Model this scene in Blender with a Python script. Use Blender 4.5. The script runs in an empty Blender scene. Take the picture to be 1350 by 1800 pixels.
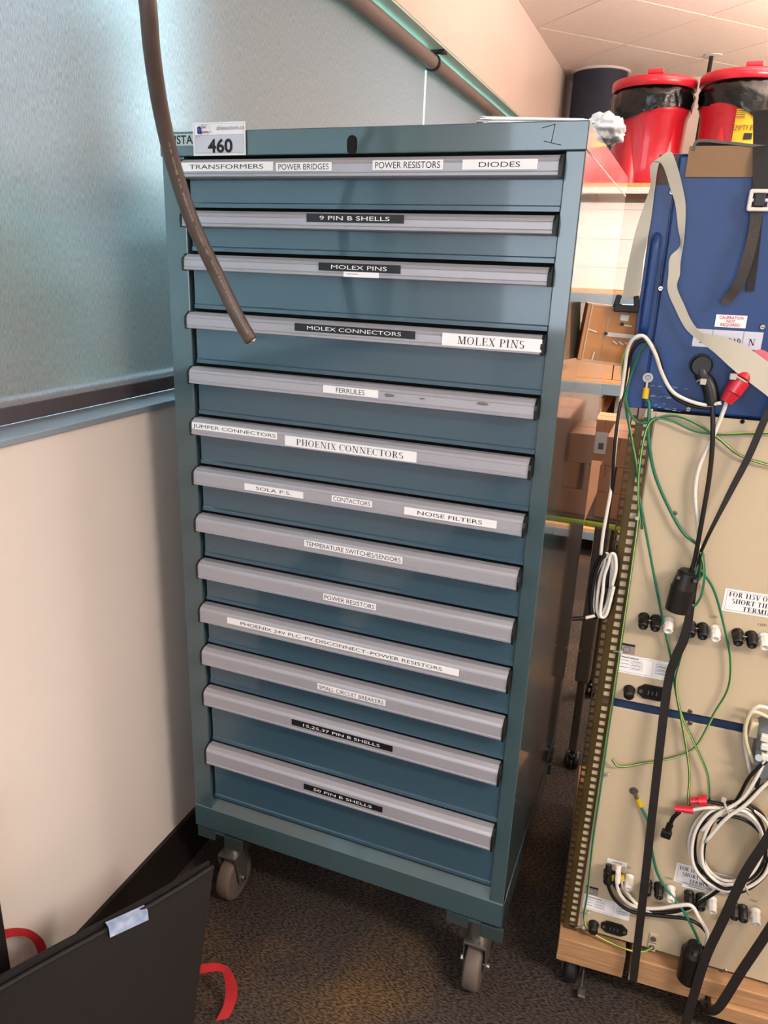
import bpy, bmesh, math, random
from mathutils import Vector, Matrix
V = Vector
random.seed(7)
S = bpy.context.scene
COL = S.collection

# ------------------------------------------------------------------ camera
CC = V((0.88232, -1.17273, 1.47099)); YAW, PITCH, ROLL, FPX = 0.36404, -0.31983, 0.03839, 1314.07
cf = V((-math.sin(YAW)*math.cos(PITCH), math.cos(YAW)*math.cos(PITCH), math.sin(PITCH)))
r0 = V((math.cos(YAW), math.sin(YAW), 0)); u0 = r0.cross(cf)
cr = math.cos(ROLL)*r0 + math.sin(ROLL)*u0; cu = -math.sin(ROLL)*r0 + math.cos(ROLL)*u0
cam = bpy.data.cameras.new('camera'); camo = bpy.data.objects.new('camera', cam); COL.objects.link(camo)
camo.matrix_world = Matrix(((cr.x, cu.x, -cf.x, CC.x), (cr.y, cu.y, -cf.y, CC.y), (cr.z, cu.z, -cf.z, CC.z), (0, 0, 0, 1)))
cam.sensor_fit = 'HORIZONTAL'; cam.sensor_width = 36; cam.lens = FPX/1350*36; cam.clip_start = 0.02; cam.clip_end = 100
S.camera = camo

# ------------------------------------------------------------------ world, lights, exposure
S.view_settings.view_transform = 'Standard'; S.view_settings.look = 'None'
S.view_settings.gamma = 1; S.view_settings.exposure = 0.75; S.view_settings.use_curve_mapping = False
w = bpy.data.worlds.new('sky'); S.world = w; w.use_nodes = True
bg = w.node_tree.nodes['Background']; bg.inputs[0].default_value = (.72, .88, 1, 1); bg.inputs[1].default_value = 11.0

def area(name, loc, size, power, color, target=None):
    l = bpy.data.lights.new(name, 'AREA'); l.shape = 'RECTANGLE'; l.size, l.size_y = size; l.energy = power; l.color = color
    o = bpy.data.objects.new(name, l); COL.objects.link(o); o.location = loc
    if target: o.rotation_euler = (V(target)-V(loc)).to_track_quat('-Z', 'Y').to_euler()
    return o
WARM = (1, .90, .825)
ADDED_LAMPS = [((2.4, -1.1), 44, 30), ((1.8, 2.1), 36, 58), ((3.4, .6), 44, 32), ((2.8, 3.5), 30, 60)]   # unseen lamps added to brighten ceiling and shelves: place, light down, light up
for (px_, py_), dn_, up_ in ADDED_LAMPS:
    area('added_downlight', (px_, py_, 2.085), (1.1, .22), dn_, WARM)
    o_ = area('added_uplight', (px_, py_, 2.145), (1.1, .22), up_, WARM); o_.rotation_euler = (math.pi, 0, 0)
area('added_cool_fill', (.6, -3.1, 1.75), (2.0, 1.2), 30, (.74, .87, 1), (.5, 0, 1.25))  # added cool area light for the bluish cabinet front; no window built there

# ------------------------------------------------------------------ materials
def lin(h):
    h = h.lstrip('#'); c = [int(h[i:i+2], 16)/255 for i in (0, 2, 4)]
    return tuple(x/12.92 if x <= .04045 else ((x+.055)/1.055)**2.4 for x in c) + (1,)
MATS = {}
def mat(name, col, rough=.5, metal=0, var=.06, scale=8, bump=0, bscale=80, coat=0, spec=.5, emit=0, stretch=None, col2=None, trans=0, ior=1.45, alpha=1):
    if name in MATS: return MATS[name]
    m = bpy.data.materials.new(name); m.use_nodes = True; nt = m.node_tree; N = nt.nodes; L = nt.links
    b = N['Principled BSDF']; c = lin(col)
    b.inputs['Roughness'].default_value = rough; b.inputs['Metallic'].default_value = metal
    b.inputs['Coat Weight'].default_value = coat; b.inputs['Coat Roughness'].default_value = .06
    b.inputs['Specular IOR Level'].default_value = spec; b.inputs['IOR'].default_value = ior
    b.inputs['Transmission Weight'].default_value = trans; b.inputs['Alpha'].default_value = alpha
    tc = N.new('ShaderNodeTexCoord'); mp = N.new('ShaderNodeMapping'); L.new(tc.outputs['Object'], mp.inputs[0])
    if stretch: mp.inputs['Scale'].default_value = stretch
    n = N.new('ShaderNodeTexNoise'); n.inputs['Scale'].default_value = scale; n.inputs['Detail'].default_value = 4; L.new(mp.outputs[0], n.inputs[0])
    r = N.new('ShaderNodeValToRGB'); L.new(n.outputs[0], r.inputs[0]); r.color_ramp.elements[0].position = .3; r.color_ramp.elements[1].position = .7
    if col2: a, d = c, lin(col2)
    else: a = tuple(x*(1-var) for x in c[:3])+(1,); d = tuple(min(1, x*(1+var)) for x in c[:3])+(1,)
    r.color_ramp.elements[0].color = a; r.color_ramp.elements[1].color = d
    L.new(r.outputs[0], b.inputs['Base Color'])
    if bump:
        n2 = N.new('ShaderNodeTexNoise'); n2.inputs['Scale'].default_value = bscale; n2.inputs['Detail'].default_value = 3; L.new(mp.outputs[0], n2.inputs[0])
        bp = N.new('ShaderNodeBump'); bp.inputs['Strength'].default_value = bump; bp.inputs['Distance'].default_value = .004
        L.new(n2.outputs[0], bp.inputs['Height']); L.new(bp.outputs[0], b.inputs['Normal'])
    if emit: L.new(r.outputs[0], b.inputs['Emission Color']); b.inputs['Emission Strength'].default_value = emit
    MATS[name] = m; return m

teal = mat('teal_paint', '#394d51', .3, var=.04, scale=5, coat=1)
teal_d = mat('teal_drawer_paint', '#334c59', .35, var=.03, scale=5, coat=.7)
alu = mat('brushed_aluminium', '#a4a1a6', .45, .3, var=.012, scale=6)
blackp = mat('black_plastic', '#15120f', .42, var=.1)
blackrub = mat('black_rubber', '#1a1614', .6, var=.1)
dark = mat('dark_void', '#060606', .9)
white_l = mat('white_label', '#e8e4e2', .5, var=.02)
lilac_l = mat('grey_label', '#c4c3cc', .5, var=.02)
ink = mat('black_ink', '#161616', .6)
blk_l = mat('black_label', '#0c0d10', .5)
whiteink = mat('white_ink', '#e2e2e2', .5)
redink = mat('red_ink', '#b4302c', .5); blueink = mat('blue_ink', '#2c2a80', .5); greyink = mat('grey_ink', '#6a6a74', .5)
chrome = mat('chrome', '#9a968f', .3, .9, var=.02)
zinc = mat('zinc_steel', '#8d8a82', .38, .85, var=.08, scale=30)
wheelm = mat('tan_grey_rubber', '#5f5148', .6, var=.08, bump=.1)
wallm = mat('wall_paint', '#dacfc6', .6, var=.015, scale=3, bump=.08, bscale=260)
wallu = mat('upper_wall_paint', '#dccabf', .6, var=.015, scale=3, bump=.06, bscale=260)
ceilm = mat('ceiling_tile', '#e4d6cc', .9, var=.03, scale=40, bump=.15, bscale=200)
baseb = mat('black_baseboard', '#1c1714', .45, var=.1)
sillm = mat('grey_aluminium_sill', '#a9b2bb', .38, .55, var=.03)
soffit_glow = mat('soffit_glow_tint', '#b9d2c8', .45, var=.03)  # soffit colour tinted green to stand for window glow falling on it
rollm = mat('taupe_roller', '#7b6f6b', .55, var=.04, stretch=(1, 1, 1))
hemm = mat('dark_hem', '#4a4345', .7, var=.1, scale=300)
woodm = mat('pine_plywood', '#96704e', .55, scale=6, stretch=(2, 14, 30), col2='#b58a61', bump=.1)
wood2 = mat('shelf_particle_board', '#c79a68', .6, scale=60, var=.1)
greyst = mat('grey_blue_steel', '#7d8f9b', .45, .2, var=.04)
cream = mat('beige_enamel', '#bca98c', .42, var=.02, scale=4, coat=.05)
bluem = mat('blue_enamel', '#10346a', .4, var=.05, scale=12, bump=.06, bscale=400)
blued = mat('dark_blue_enamel', '#1c2f4c', .5)
brass = mat('yellow_zinc_rail', '#564626', .42, .5, var=.18, scale=20)
redm = mat('red_enamel', '#c22030', .32, var=.03, coat=.3)
redw = mat('red_webbing', '#a91f22', .7, var=.1, scale=200)
bagm = mat('black_garbage_bag', '#0c0a09', .22, spec=.5, bump=.9, bscale=22)
nylon = mat('black_nylon', '#15110f', .7, var=.12, scale=200, bump=.2, bscale=500)
strapm = mat('black_strap', '#1c1715', .6, var=.1, scale=300, bump=.2, bscale=600)
card = mat('cardboard', '#a3765a', .75, var=.05, scale=8)
card2 = mat('cardboard_pale', '#c0926c', .75, var=.05, scale=8)
hardb = mat('brown_hardboard', '#8c6b4c', .7, var=.06, scale=20, bump=.05)
whitebox = mat('white_carton', '#ddd0c8', .6, var=.02)
paperm = mat('white_paper', '#fbf9f7', .7, var=.005)
greyfoam = mat('grey_sheet', '#5a544e', .6)
yellow = mat('yellow_label', '#dcb021', .5, var=.03); yel = mat('yellow_sleeve', '#d8b01e', .45)
lime = mat('lime_edge', '#a3b53c', .5, var=.05)
legm = mat('grey_brown_leg', '#554b43', .4, .2)
wht_w = mat('white_wire', '#dcd3c6', .45, var=.03); blk_w = mat('black_wire', '#14110f', .4)
grn_w = mat('green_wire', '#1e6a50', .4); yel_w = mat('yellow_stripe', '#b9bb4a', .4); crm_w = mat('cream_wire', '#cdbd9c', .5)
whplas = mat('white_plastic', '#d9d0c4', .4)
tie = mat('clear_nylon_tie', '#c9c2b4', .35, trans=.3)
cablem = mat('weathered_rubber_cable', '#4c3f3a', .42, var=.15, scale=60, bump=.1, bscale=200, stretch=(1, 1, .3))
copper = mat('copper', '#b06040', .4, .8)
ribbonm = mat('ivory_ribbon_cable', '#c4baa6', .5, var=.04, scale=4)
navy = mat('navy_column', '#2e3444', .7, var=.05)
leafm = mat('leaf', '#6c9490', .6, var=.3, scale=2); leafd = mat('leaf_dark', '#47727a', .6, var=.3, scale=2); barkm = mat('bark', '#54463a', .8)
outw = mat('stucco', '#a39fa3', .8, var=.05); grassm = mat('lawn', '#8fb09a', .9, var=.2)

def carpet():
    m = bpy.data.materials.new('carpet'); m.use_nodes = True; nt = m.node_tree; N = nt.nodes; L = nt.links; b = N['Principled BSDF']
    b.inputs['Roughness'].default_value = .95; b.inputs['Specular IOR Level'].default_value = .15
    tc = N.new('ShaderNodeTexCoord')
    n1 = N.new('ShaderNodeTexNoise'); n1.inputs['Scale'].default_value = 3.2; n1.inputs['Detail'].default_value = 7; L.new(tc.outputs['Object'], n1.inputs[0])
    r1 = N.new('ShaderNodeValToRGB'); L.new(n1.outputs[0], r1.inputs[0]); e = r1.color_ramp.elements
    e[0].position = .3; e[0].color = lin('#3f3731'); e[1].position = .75; e[1].color = lin('#685339'); x = e.new(.5); x.color = lin('#473f3b')
    mp = N.new('ShaderNodeMapping'); mp.inputs['Rotation'].default_value = (0, 0, .5); mp.inputs['Scale'].default_value = (110, 330, 100); L.new(tc.outputs['Object'], mp.inputs[0])
    n2 = N.new('ShaderNodeTexNoise'); n2.inputs['Scale'].default_value = 1; n2.inputs['Detail'].default_value = 2; L.new(mp.outputs[0], n2.inputs[0])
    r2 = N.new('ShaderNodeValToRGB'); L.new(n2.outputs[0], r2.inputs[0]); r2.color_ramp.elements[0].position = .38; r2.color_ramp.elements[1].position = .62
    r2.color_ramp.elements[0].color = (.28, .26, .26, 1); r2.color_ramp.elements[1].color = (1.25, 1.2, 1.15, 1)
    mx = N.new('ShaderNodeMix'); mx.data_type = 'RGBA'; mx.blend_type = 'MULTIPLY'; mx.inputs[0].default_value = 1
    L.new(r1.outputs[0], mx.inputs[6]); L.new(r2.outputs[0], mx.inputs[7]); L.new(mx.outputs[2], b.inputs['Base Color'])
    bp = N.new('ShaderNodeBump'); bp.inputs['Strength'].default_value = .7; bp.inputs['Distance'].default_value = .004
    L.new(n2.outputs[0], bp.inputs['Height']); L.new(bp.outputs[0], b.inputs['Normal'])
    return m
carpetm = carpet()

def blindfab():
    m = bpy.data.materials.new('blind_mesh_fabric'); m.use_nodes = True; nt = m.node_tree; N = nt.nodes; L = nt.links
    for n in list(N):
        if n.type != 'OUTPUT_MATERIAL': N.remove(n)
    out = [n for n in N][0]
    tc = N.new('ShaderNodeTexCoord'); mp = N.new('ShaderNodeMapping'); mp.inputs['Scale'].default_value = (1, 620, 90); L.new(tc.outputs['Object'], mp.inputs[0])
    n = N.new('ShaderNodeTexNoise'); n.inputs['Scale'].default_value = 1; n.inputs['Detail'].default_value = 3; L.new(mp.outputs[0], n.inputs[0])
    r = N.new('ShaderNodeValToRGB'); L.new(n.outputs[0], r.inputs[0]); r.color_ramp.elements[0].position = .3; r.color_ramp.elements[1].position = .7
    r.color_ramp.elements[0].color = lin('#7f716c'); r.color_ramp.elements[1].color = lin('#a5958e')
    d = N.new('ShaderNodeBsdfDiffuse'); L.new(r.outputs[0], d.inputs[0])
    t = N.new('ShaderNodeBsdfTranslucent'); t.inputs[0].default_value = lin('#8f8c8c')
    g = N.new('ShaderNodeBsdfRefraction'); g.inputs['IOR'].default_value = 1.12; g.inputs['Roughness'].default_value = .33; g.inputs[0].default_value = (.9, .97, 1, 1)
    m1 = N.new('ShaderNodeMixShader'); m1.inputs[0].default_value = .12; L.new(d.outputs[0], m1.inputs[1]); L.new(t.outputs[0], m1.inputs[2])
    r3 = N.new('ShaderNodeMapRange'); L.new(n.outputs[0], r3.inputs[0]); r3.inputs[1].default_value = .3; r3.inputs[2].default_value = .7; r3.inputs[3].default_value = .26; r3.inputs[4].default_value = .46
    m2 = N.new('ShaderNodeMixShader'); L.new(r3.outputs[0], m2.inputs[0]); L.new(m1.outputs[0], m2.inputs[1]); L.new(g.outputs[0], m2.inputs[2])
    L.new(m2.outputs[0], out.inputs[0]); return m
blindm = blindfab()
def glassy(name, col, op):
    m = bpy.data.materials.new(name); m.use_nodes = True; nt = m.node_tree; N = nt.nodes; L = nt.links; out = N['Material Output']; N.remove(N['Principled BSDF'])
    t = N.new('ShaderNodeBsdfTransparent'); t.inputs[0].default_value = lin(col); g = N.new('ShaderNodeBsdfGlossy'); g.inputs['Roughness'].default_value = .05
    x = N.new('ShaderNodeMixShader'); x.inputs[0].default_value = op; L.new(t.outputs[0], x.inputs[1]); L.new(g.outputs[0], x.inputs[2]); L.new(x.outputs[0], out.inputs[0]); return m
glassm = glassy('window_glass', '#eef6f4', .06); acryl = glassy('amber_acrylic', '#f3c48a', .12)

# ------------------------------------------------------------------ geometry helpers
class MB:
    """collects shapes in world space, possibly in several materials, and links ONE mesh object"""
    def __init__(s): s.v = []; s.f = []; s.m = []; s.mats = []; s.sm = []
    def mi(s, m):
        if m not in s.mats: s.mats.append(m)
        return s.mats.index(m)
    def add(s, vs, fs, m, smooth=False):
        o = len(s.v); s.v += [V(p) for p in vs]; k = s.mi(m)
        for f in fs: s.f.append([i+o for i in f]); s.m.append(k); s.sm.append(smooth)
        return s
    def bm(s, bm, m, M=Matrix(), smooth=False):
        bm.verts.index_update()
        s.add([M @ v.co for v in bm.verts], [[v.index for v in f.verts] for f in bm.faces], m, smooth); bm.free(); return s
    def box(s, c, d, m, bev=0, M=Matrix(), seg=2):
        bm = bmesh.new(); bmesh.ops.create_cube(bm, size=1)
        for v in bm.verts: v.co = V((v.co.x*d[0], v.co.y*d[1], v.co.z*d[2]))
        if bev: bmesh.ops.bevel(bm, geom=bm.edges[:], offset=bev, segments=seg, profile=.5, affect='EDGES')
        for v in bm.verts: v.co += V(c)
        return s.bm(bm, m, M)
    def lohi(s, a, b, m, bev=0, M=Matrix()):
        return s.box([(x+y)/2 for x, y in zip(a, b)], [abs(y-x) for x, y in zip(a, b)], m, bev, M)
    def cyl(s, p, q, r, m, r2=None, n=20, smooth=True, caps=True):
        p, q = V(p), V(q); r2 = r if r2 is None else r2
        z = (q-p).normalized(); x = z.orthogonal().normalized(); y = z.cross(x)
        vs = []; fs = []
        for k, (c, rr) in enumerate(((p, r), (q, r2))):
            for i in range(n):
                a = 2*math.pi*i/n; vs.append(c+rr*(math.cos(a)*x+math.sin(a)*y))
        s.add(vs, [[i, (i+1) % n, n+(i+1) % n, n+i] for i in range(n)], m, smooth)
        if caps: s.add(vs, [list(range(n))[::-1], list(range(n, 2*n))], m)
        return s
    def lathe(s, c, prof, m, n=48, M=None, fn=None, smooth=True):
        c = V(c); vs = []; fs = []
        for j, (r, z) in enumerate(prof):
            for i in range(n):
                a = 2*math.pi*i/n; rr, zz = (r, z) if fn is None else fn(r, z, a, j)
                p = V((rr*math.cos(a), rr*math.sin(a), zz)); vs.append((M @ p if M else p)+c)
        for j in range(len(prof)-1):
            for i in range(n): fs.append([j*n+i, j*n+(i+1) % n, (j+1)*n+(i+1) % n, (j+1)*n+i])
        return s.add(vs, fs, m, smooth)
    def extr_x(s, prof, x0, x1, m, smooth=False):   # closed (y,z) profile extruded along x
        n = len(prof); vs = [V((x0, y, z)) for y, z in prof]+[V((x1, y, z)) for y, z in prof]
        return s.add(vs, [[i, (i+1) % n, n+(i+1) % n, n+i] for i in range(n)]+[list(range(n))[::-1], list(range(n, 2*n))], m)
    def tube(s, pts, r, m, n=10, stripe=None, res=6, caps=True):
        P = spline(pts, res); vs = []; up = None
        for i, p in enumerate(P):
            t = (P[min(i+1, len(P)-1)]-P[max(i-1, 0)]).normalized()
            up = t.orthogonal().normalized() if up is None else (up-up.dot(t)*t).normalized()
            b = t.cross(up)
            for k in range(n):
                a = 2*math.pi*k/n+(i*.05 if stripe else 0); vs.append(p+r*(math.cos(a)*up+math.sin(a)*b))
        for kk in range(n):
            mm = stripe if stripe and kk in (0, n//2) else m
            s.add([], [], mm)
        o = len(s.v); s.v += vs
        for i in range(len(P)-1):
            for k in range(n):
                s.f.append([o+i*n+k, o+i*n+(k+1) % n, o+(i+1)*n+(k+1) % n, o+(i+1)*n+k]); s.sm.append(True)
                s.m.append(s.mi(stripe if stripe and k in (0, 1, n//2) else m))
        if caps:
            s.f.append([o+k for k in range(n)][::-1]); s.f.append([o+(len(P)-1)*n+k for k in range(n)]); s.m += [s.mi(m)]*2; s.sm += [False]*2
        return s
    def strap(s, pts, wds, m, th=.0015, res=6):   # pts: centre points, wds: half-width vectors
        P = spline(pts, res); W = spline(wds, res); vs = []
        for i, (p, q) in enumerate(zip(P, W)):
            t = (P[min(i+1, len(P)-1)]-P[max(i-1, 0)]).normalized(); nn = t.cross(q).normalized()*th/2
            vs += [p-q-nn, p+q-nn, p+q+nn, p-q+nn]
        fs = [[0, 1, 2, 3][::-1], [len(vs)-4+k for k in range(4)]]
        for i in range(len(P)-1):
            for k in range(4): fs.append([i*4+k, i*4+(k+1) % 4, i*4+4+(k+1) % 4, i*4+4+k])
        return s.add(vs, fs, m, False)
    def text(s, t, c, xd, yd, h, m, sx=1, bold=0, align='CENTER', lift=.0002, maxw=None):
        """flat letters: c centre, xd/yd unit directions, h capital height"""
        vs, fs, w = glyphs(t, bold); k = h/capheight(); cx = w/2 if align == 'CENTER' else 0
        if maxw: sx = maxw/(w*k)
        n = V(xd).cross(V(yd)).normalized()*lift
        return s.add([V(c)+V(xd)*(x-cx)*k*sx+V(yd)*(y-capheight()/2)*k+n for x, y in vs], fs, m)
    def build(s, name, parent=None, label=None, cat=None, group=None, kind=None, origin=None):
        me = bpy.data.meshes.new(name)
        if parent is not None: inv = WM[parent.name].inverted()
        else:
            if origin is None:
                xs = [p.x for p in s.v]; ys = [p.y for p in s.v]; zs = [p.z for p in s.v]
                origin = V(((min(xs)+max(xs))/2, (min(ys)+max(ys))/2, min(zs)))
                if kind == 'structure': origin = V((0, 0, 0))
            inv = Matrix.Translation(-V(origin))
        me.from_pydata([inv @ p for p in s.v], [], s.f)
        for m in s.mats: me.materials.append(m)
        me.polygons.foreach_set('material_index', s.m); me.polygons.foreach_set('use_smooth', s.sm); me.update()
        bm = bmesh.new(); bm.from_mesh(me); bmesh.ops.recalc_face_normals(bm, faces=bm.faces[:]); bm.to_mesh(me); bm.free()
        o = bpy.data.objects.new(name, me); COL.objects.link(o)
        if parent is not None: o.parent = parent; WM[o.name] = WM[parent.name]
        else: o.location = origin; WM[o.name] = Matrix.Translation(V(origin))
        tag(o, label, cat, group, kind); return o
WM = {}
def tag(o, label=None, cat=None, group=None, kind=None):
    if label: o['label'] = label
    if cat: o['category'] = cat
    if group: o['group'] = group
    if kind: o['kind'] = kind
def thing(name, label, cat, loc, rz=0, group=None):
    o = bpy.data.objects.new(name, None); COL.objects.link(o); o.location = loc; o.rotation_euler = (0, 0, rz); o.empty_display_size = .05
    WM[o.name] = Matrix.Translation(V(loc)) @ Matrix.Rotation(rz, 4, 'Z'); tag(o, label, cat, group); return o
def copy_tree(o, delta, label=None, parent=None):
    c = o.copy(); COL.objects.link(c)
    if parent is None: c.location = o.location + V(delta)
    else: c.parent = parent
    if label: c['label'] = label
    for ch in list(o.children): copy_tree(ch, (0, 0, 0), None, c)
    return c
def spline(pts, res=6):
    P = [V(p) for p in pts]
    if len(P) < 3 or res <= 1: return P
    Q = [2*P[0]-P[1]]+P+[2*P[-1]-P[-2]]; out = []
    for i in range(1, len(Q)-2):
        a, b, c, d = Q[i-1:i+3]
        for k in range(res):
            t = k/res; out.append(.5*((2*b)+(c-a)*t+(2*a-5*b+4*c-d)*t*t+(3*b-a-3*c+d)*t**3))
    out.append(P[-1]); return out
_G = {}; CAPH = [0]
def glyphs(t, bold=0):
    k = (t, bold)
    if k in _G: return _G[k]
    cu_ = bpy.data.curves.new('t', 'FONT'); cu_.body = t; cu_.resolution_u = 3; cu_.offset = bold
    o = bpy.data.objects.new('t', cu_); COL.objects.link(o)
    dg = bpy.context.evaluated_depsgraph_get(); me = o.evaluated_get(dg).to_mesh()
    vs = [(v.co.x, v.co.y) for v in me.vertices]; fs = [list(p.vertices) for p in me.polygons]
    o.evaluated_get(dg).to_mesh_clear(); bpy.data.objects.remove(o); bpy.data.curves.remove(cu_)
    x0 = min(v[0] for v in vs); w_ = max(v[0] for v in vs)-x0
    _G[k] = ([(x-x0, y) for x, y in vs], fs, w_); return _G[k]
def capheight():
    if not CAPH[0]: CAPH[0] = max(y for x, y in glyphs('H')[0])
    return CAPH[0]
# serif capitals drawn with strokes
def serif_text(s, txt, c, xd, yd, h, m, width, bold=1.0):
    T, t = .13*bold, .045*bold; out = []; x = 0
    def q(a, b, wd, sx=0):   # stroke with horizontal width wd
        out.append([(x+a[0]-wd/2, a[1]), (x+a[0]+wd/2, a[1]), (x+b[0]+wd/2, b[1]), (x+b[0]-wd/2, b[1])])
    def hb(x0, x1, y, th=.045): out.append([(x+x0, y-th/2), (x+x1, y-th/2), (x+x1, y+th/2), (x+x0, y+th/2)])
    def sf(cx, y, w_=.34): hb(cx-w_/2, cx+w_/2, y+(.022 if y < .5 else -.022))
    def st(cx, y0=0, y1=1, wd=None, s0=1, s1=1):
        q((cx, y0), (cx, y1), wd or T)
        if s0: sf(cx, y0)
        if s1: sf(cx, y1)
    def arc(cx, cy, rx, ry, a0, a1, wt=None, n=14):
        wt = wt or T
        for i in range(n):
            A = [math.radians(a0+(a1-a0)*(i+k)/n) for k in (0, 1)]; P = []
            for a in A:
                e = t+(wt-t)*abs(math.cos(a)); P.append(((cx+rx*math.cos(a), cy+ry*math.sin(a)), (cx+(rx-e)*math.cos(a), cy+(ry-t)*math.sin(a))))
            out.append([(x+P[0][0][0], P[0][0][1]), (x+P[1][0][0], P[1][0][1]), (x+P[1][1][0], P[1][1][1]), (x+P[0][1][0], P[0][1][1])])
    for ch in txt:
        wd = .75
        if ch == ' ': wd = .32
        elif ch == 'I': st(.2); wd = .42
        elif ch == 'L': st(.2); hb(.2, .64, .022); q((.62, 0), (.64, .25), t); wd = .68
        elif ch == 'E': st(.2); hb(.2, .62, .022); hb(.2, .6, .978); hb(.2, .48, .52); q((.6, 0), (.63, .24), t); q((.59, 1), (.6, .78), t); q((.48, .4), (.48, .64), t); wd = .7
        elif ch == 'F': st(.2); hb(.2, .6, .978); hb(.2, .48, .52); q((.59, 1), (.6, .76), t); q((.48, .4), (.48, .64), t); wd = .64
        elif ch == 'T': st(.36, s1=0); hb(.04, .68, .978); q((.06, 1), (.04, .76), t); q((.66, 1), (.68, .76), t); wd = .74
        elif ch == 'H': st(.2); st(.66); hb(.2, .66, .5); wd = .86
        elif ch == 'N': st(.18, wd=t, s0=1, s1=1); q((.2, 1), (.68, 0), T); st(.7, wd=t, s0=0, s1=1); wd = .86
        elif ch == 'M': st(.16, wd=t); q((.2, 1), (.47, .0), T); q((.72, 1), (.48, .0), t); st(.78, wd=T); wd = .98
        elif ch == 'V': q((.14, 1), (.38, 0), T); q((.62, 1), (.4, 0), t); sf(.14, 1, .28); sf(.62, 1, .24); wd = .76
        elif ch == 'A': q((.12, 0), (.36, 1), t); q((.62, 0), (.38, 1), T); hb(.2, .54, .36); sf(.12, 0, .24); sf(.62, 0, .28); wd = .76
        elif ch == 'X': q((.14, 1), (.58, 0), T); q((.14, 0), (.58, 1), t); [sf(a, b, .26) for a in (.14, .58) for b in (0, 1)]; wd = .74
        elif ch == 'O': arc(.38, .5, .36, .52, 0, 360, n=26); wd = .8
        elif ch == 'C': arc(.4, .5, .36, .52, 48, 312, n=22); q((.66, .68), (.66, .98), t); wd = .76
        elif ch == 'P': st(.2); arc(.34, .73, .3, .26, -90, 90); hb(.2, .36, .49); hb(.2, .36, .978); wd = .68
        elif ch == 'R': st(.2); arc(.34, .74, .28, .25, -90, 90); hb(.2, .36, .51); hb(.2, .36, .978); q((.38, .5), (.66, 0), T); sf(.68, 0, .16); wd = .78
        elif ch == 'D': st(.2); arc(.3, .5, .42, .5, -90, 90, n=18); hb(.2, .32, .022); hb(.2, .32, .978); wd = .78
        elif ch == 'S': arc(.3, .74, .24, .27, 30, 270, n=14); arc(.3, .25, .25, .27, -150, 90, n=14); wd = .6
        elif ch == '1': st(.26, s1=0); q((.14, .86), (.24, .97), t*2); wd = .5
        elif ch == '5': hb(.16, .48, .97, .08); q((.16, .55), (.16, 1), t); arc(.24, .3, .26, .32, -140, 110); wd = .58
        x += wd*1.04
    k = width/x; n = V(xd).cross(V(yd)).normalized()*.0002
    for i, qd in enumerate(out):
        s.add([V(c)+V(xd)*((a-x/2)*k)+V(yd)*((b-.5)*h)+n*(1+i*.002) for a, b in qd], [[0, 1, 2, 3]], m)
    return s
def ray(px, py): return cf+cr*((px-675)/FPX)-cu*((py-900)/FPX)
def hit(px, py, n, P): n = V(n); r_ = ray(px, py); return CC+r_*((n.dot(V(P))-n.dot(CC))/n.dot(r_))
X, Y, Z = V((1, 0, 0)), V((0, 1, 0)), V((0, 0, 1))

# ================================================================== THE ROOM
WX = -.105; YF = 4.72; YB = -3.6; XR = 5.0; ZC = 2.71
MB().lohi((-.6, YB, -.1), (XR+.1, YF+.1, 0), carpetm).build('floor', kind='structure')
def slab(name, a, b, m, bev=0, M=Matrix()): return MB().lohi(a, b, m, bev).build(name, kind='structure')
m_ = MB(); m_.lohi((-.3, YB, 0), (WX, YF, 1.172), wallm); m_.lohi((-.3, YB, 2.25), (WX, YF, ZC), wallu)
m_.lohi((-.3, YB, 1.172), (WX, -1.7, 2.25), wallm); m_.lohi((-.3, 4.25, 1.172), (WX, YF, 2.25), wallu); m_.build('wall_left', kind='structure')
slab('wall_far', (-.3, YF, 0), (XR, YF+.1, ZC), wallu); slab('wall_right', (XR, YB, 0), (XR+.1, YF, ZC), wallm); slab('wall_behind', (-.3, YB-.1, 0), (XR, YB, ZC), wallm)
slab('baseboard_left', (WX, YB, 0), (-.095, YF, .135), baseb, .001)
slab('baseboard_far', (WX, YF-.01, 0), (XR, YF, .135), baseb)
m_ = MB(); m_.lohi((-.3, YB, ZC+.012), (XR, YF, ZC+.1), wallu)
ga, gb_ = V((.715, -.699, 0)), V((.699, .715, 0)); G0 = V((.33, 3.86, 0)); T = .6
M45 = Matrix(((ga.x, gb_.x, 0, 0), (ga.y, gb_.y, 0, 0), (0, 0, 1, 0), (0, 0, 0, 1)))
for i in range(-10, 14):
    for j in range(-14, 10):
        c = G0+ga*(i+.5)*T+gb_*(j+.5)*T
        if -.7 < c.x < XR+.2 and YB-.3 < c.y < YF+.3: m_.box((0, 0, 0), (T-.006, T-.006, .012), ceilm, .002, Matrix.Translation((c.x, c.y, ZC+.006)) @ M45, 1)
m_.build('ceiling', kind='structure')
# window: sill, head, glass
m_ = MB(); m_.lohi((-.24, -1.7, 1.172), (-.097, 4.25, 1.184), sillm, .0015); m_.build('trim_1', kind='structure')
m_ = MB(); m_.lohi((-.235, -1.7, 2.243), (-.107, 4.25, 2.25), soffit_glow); m_.build('trim_2', kind='structure')
m_ = MB(); m_.lohi((-.275, -1.7, 1.184), (-.245, 4.25, 1.21), sillm); m_.lohi((-.275, -1.7, 2.22), (-.245, 4.25, 2.243), sillm)
m_.lohi((-.262, -1.7, 1.2), (-.258, 4.25, 2.23), glassm); m_.build('window_1', kind='structure')
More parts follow.
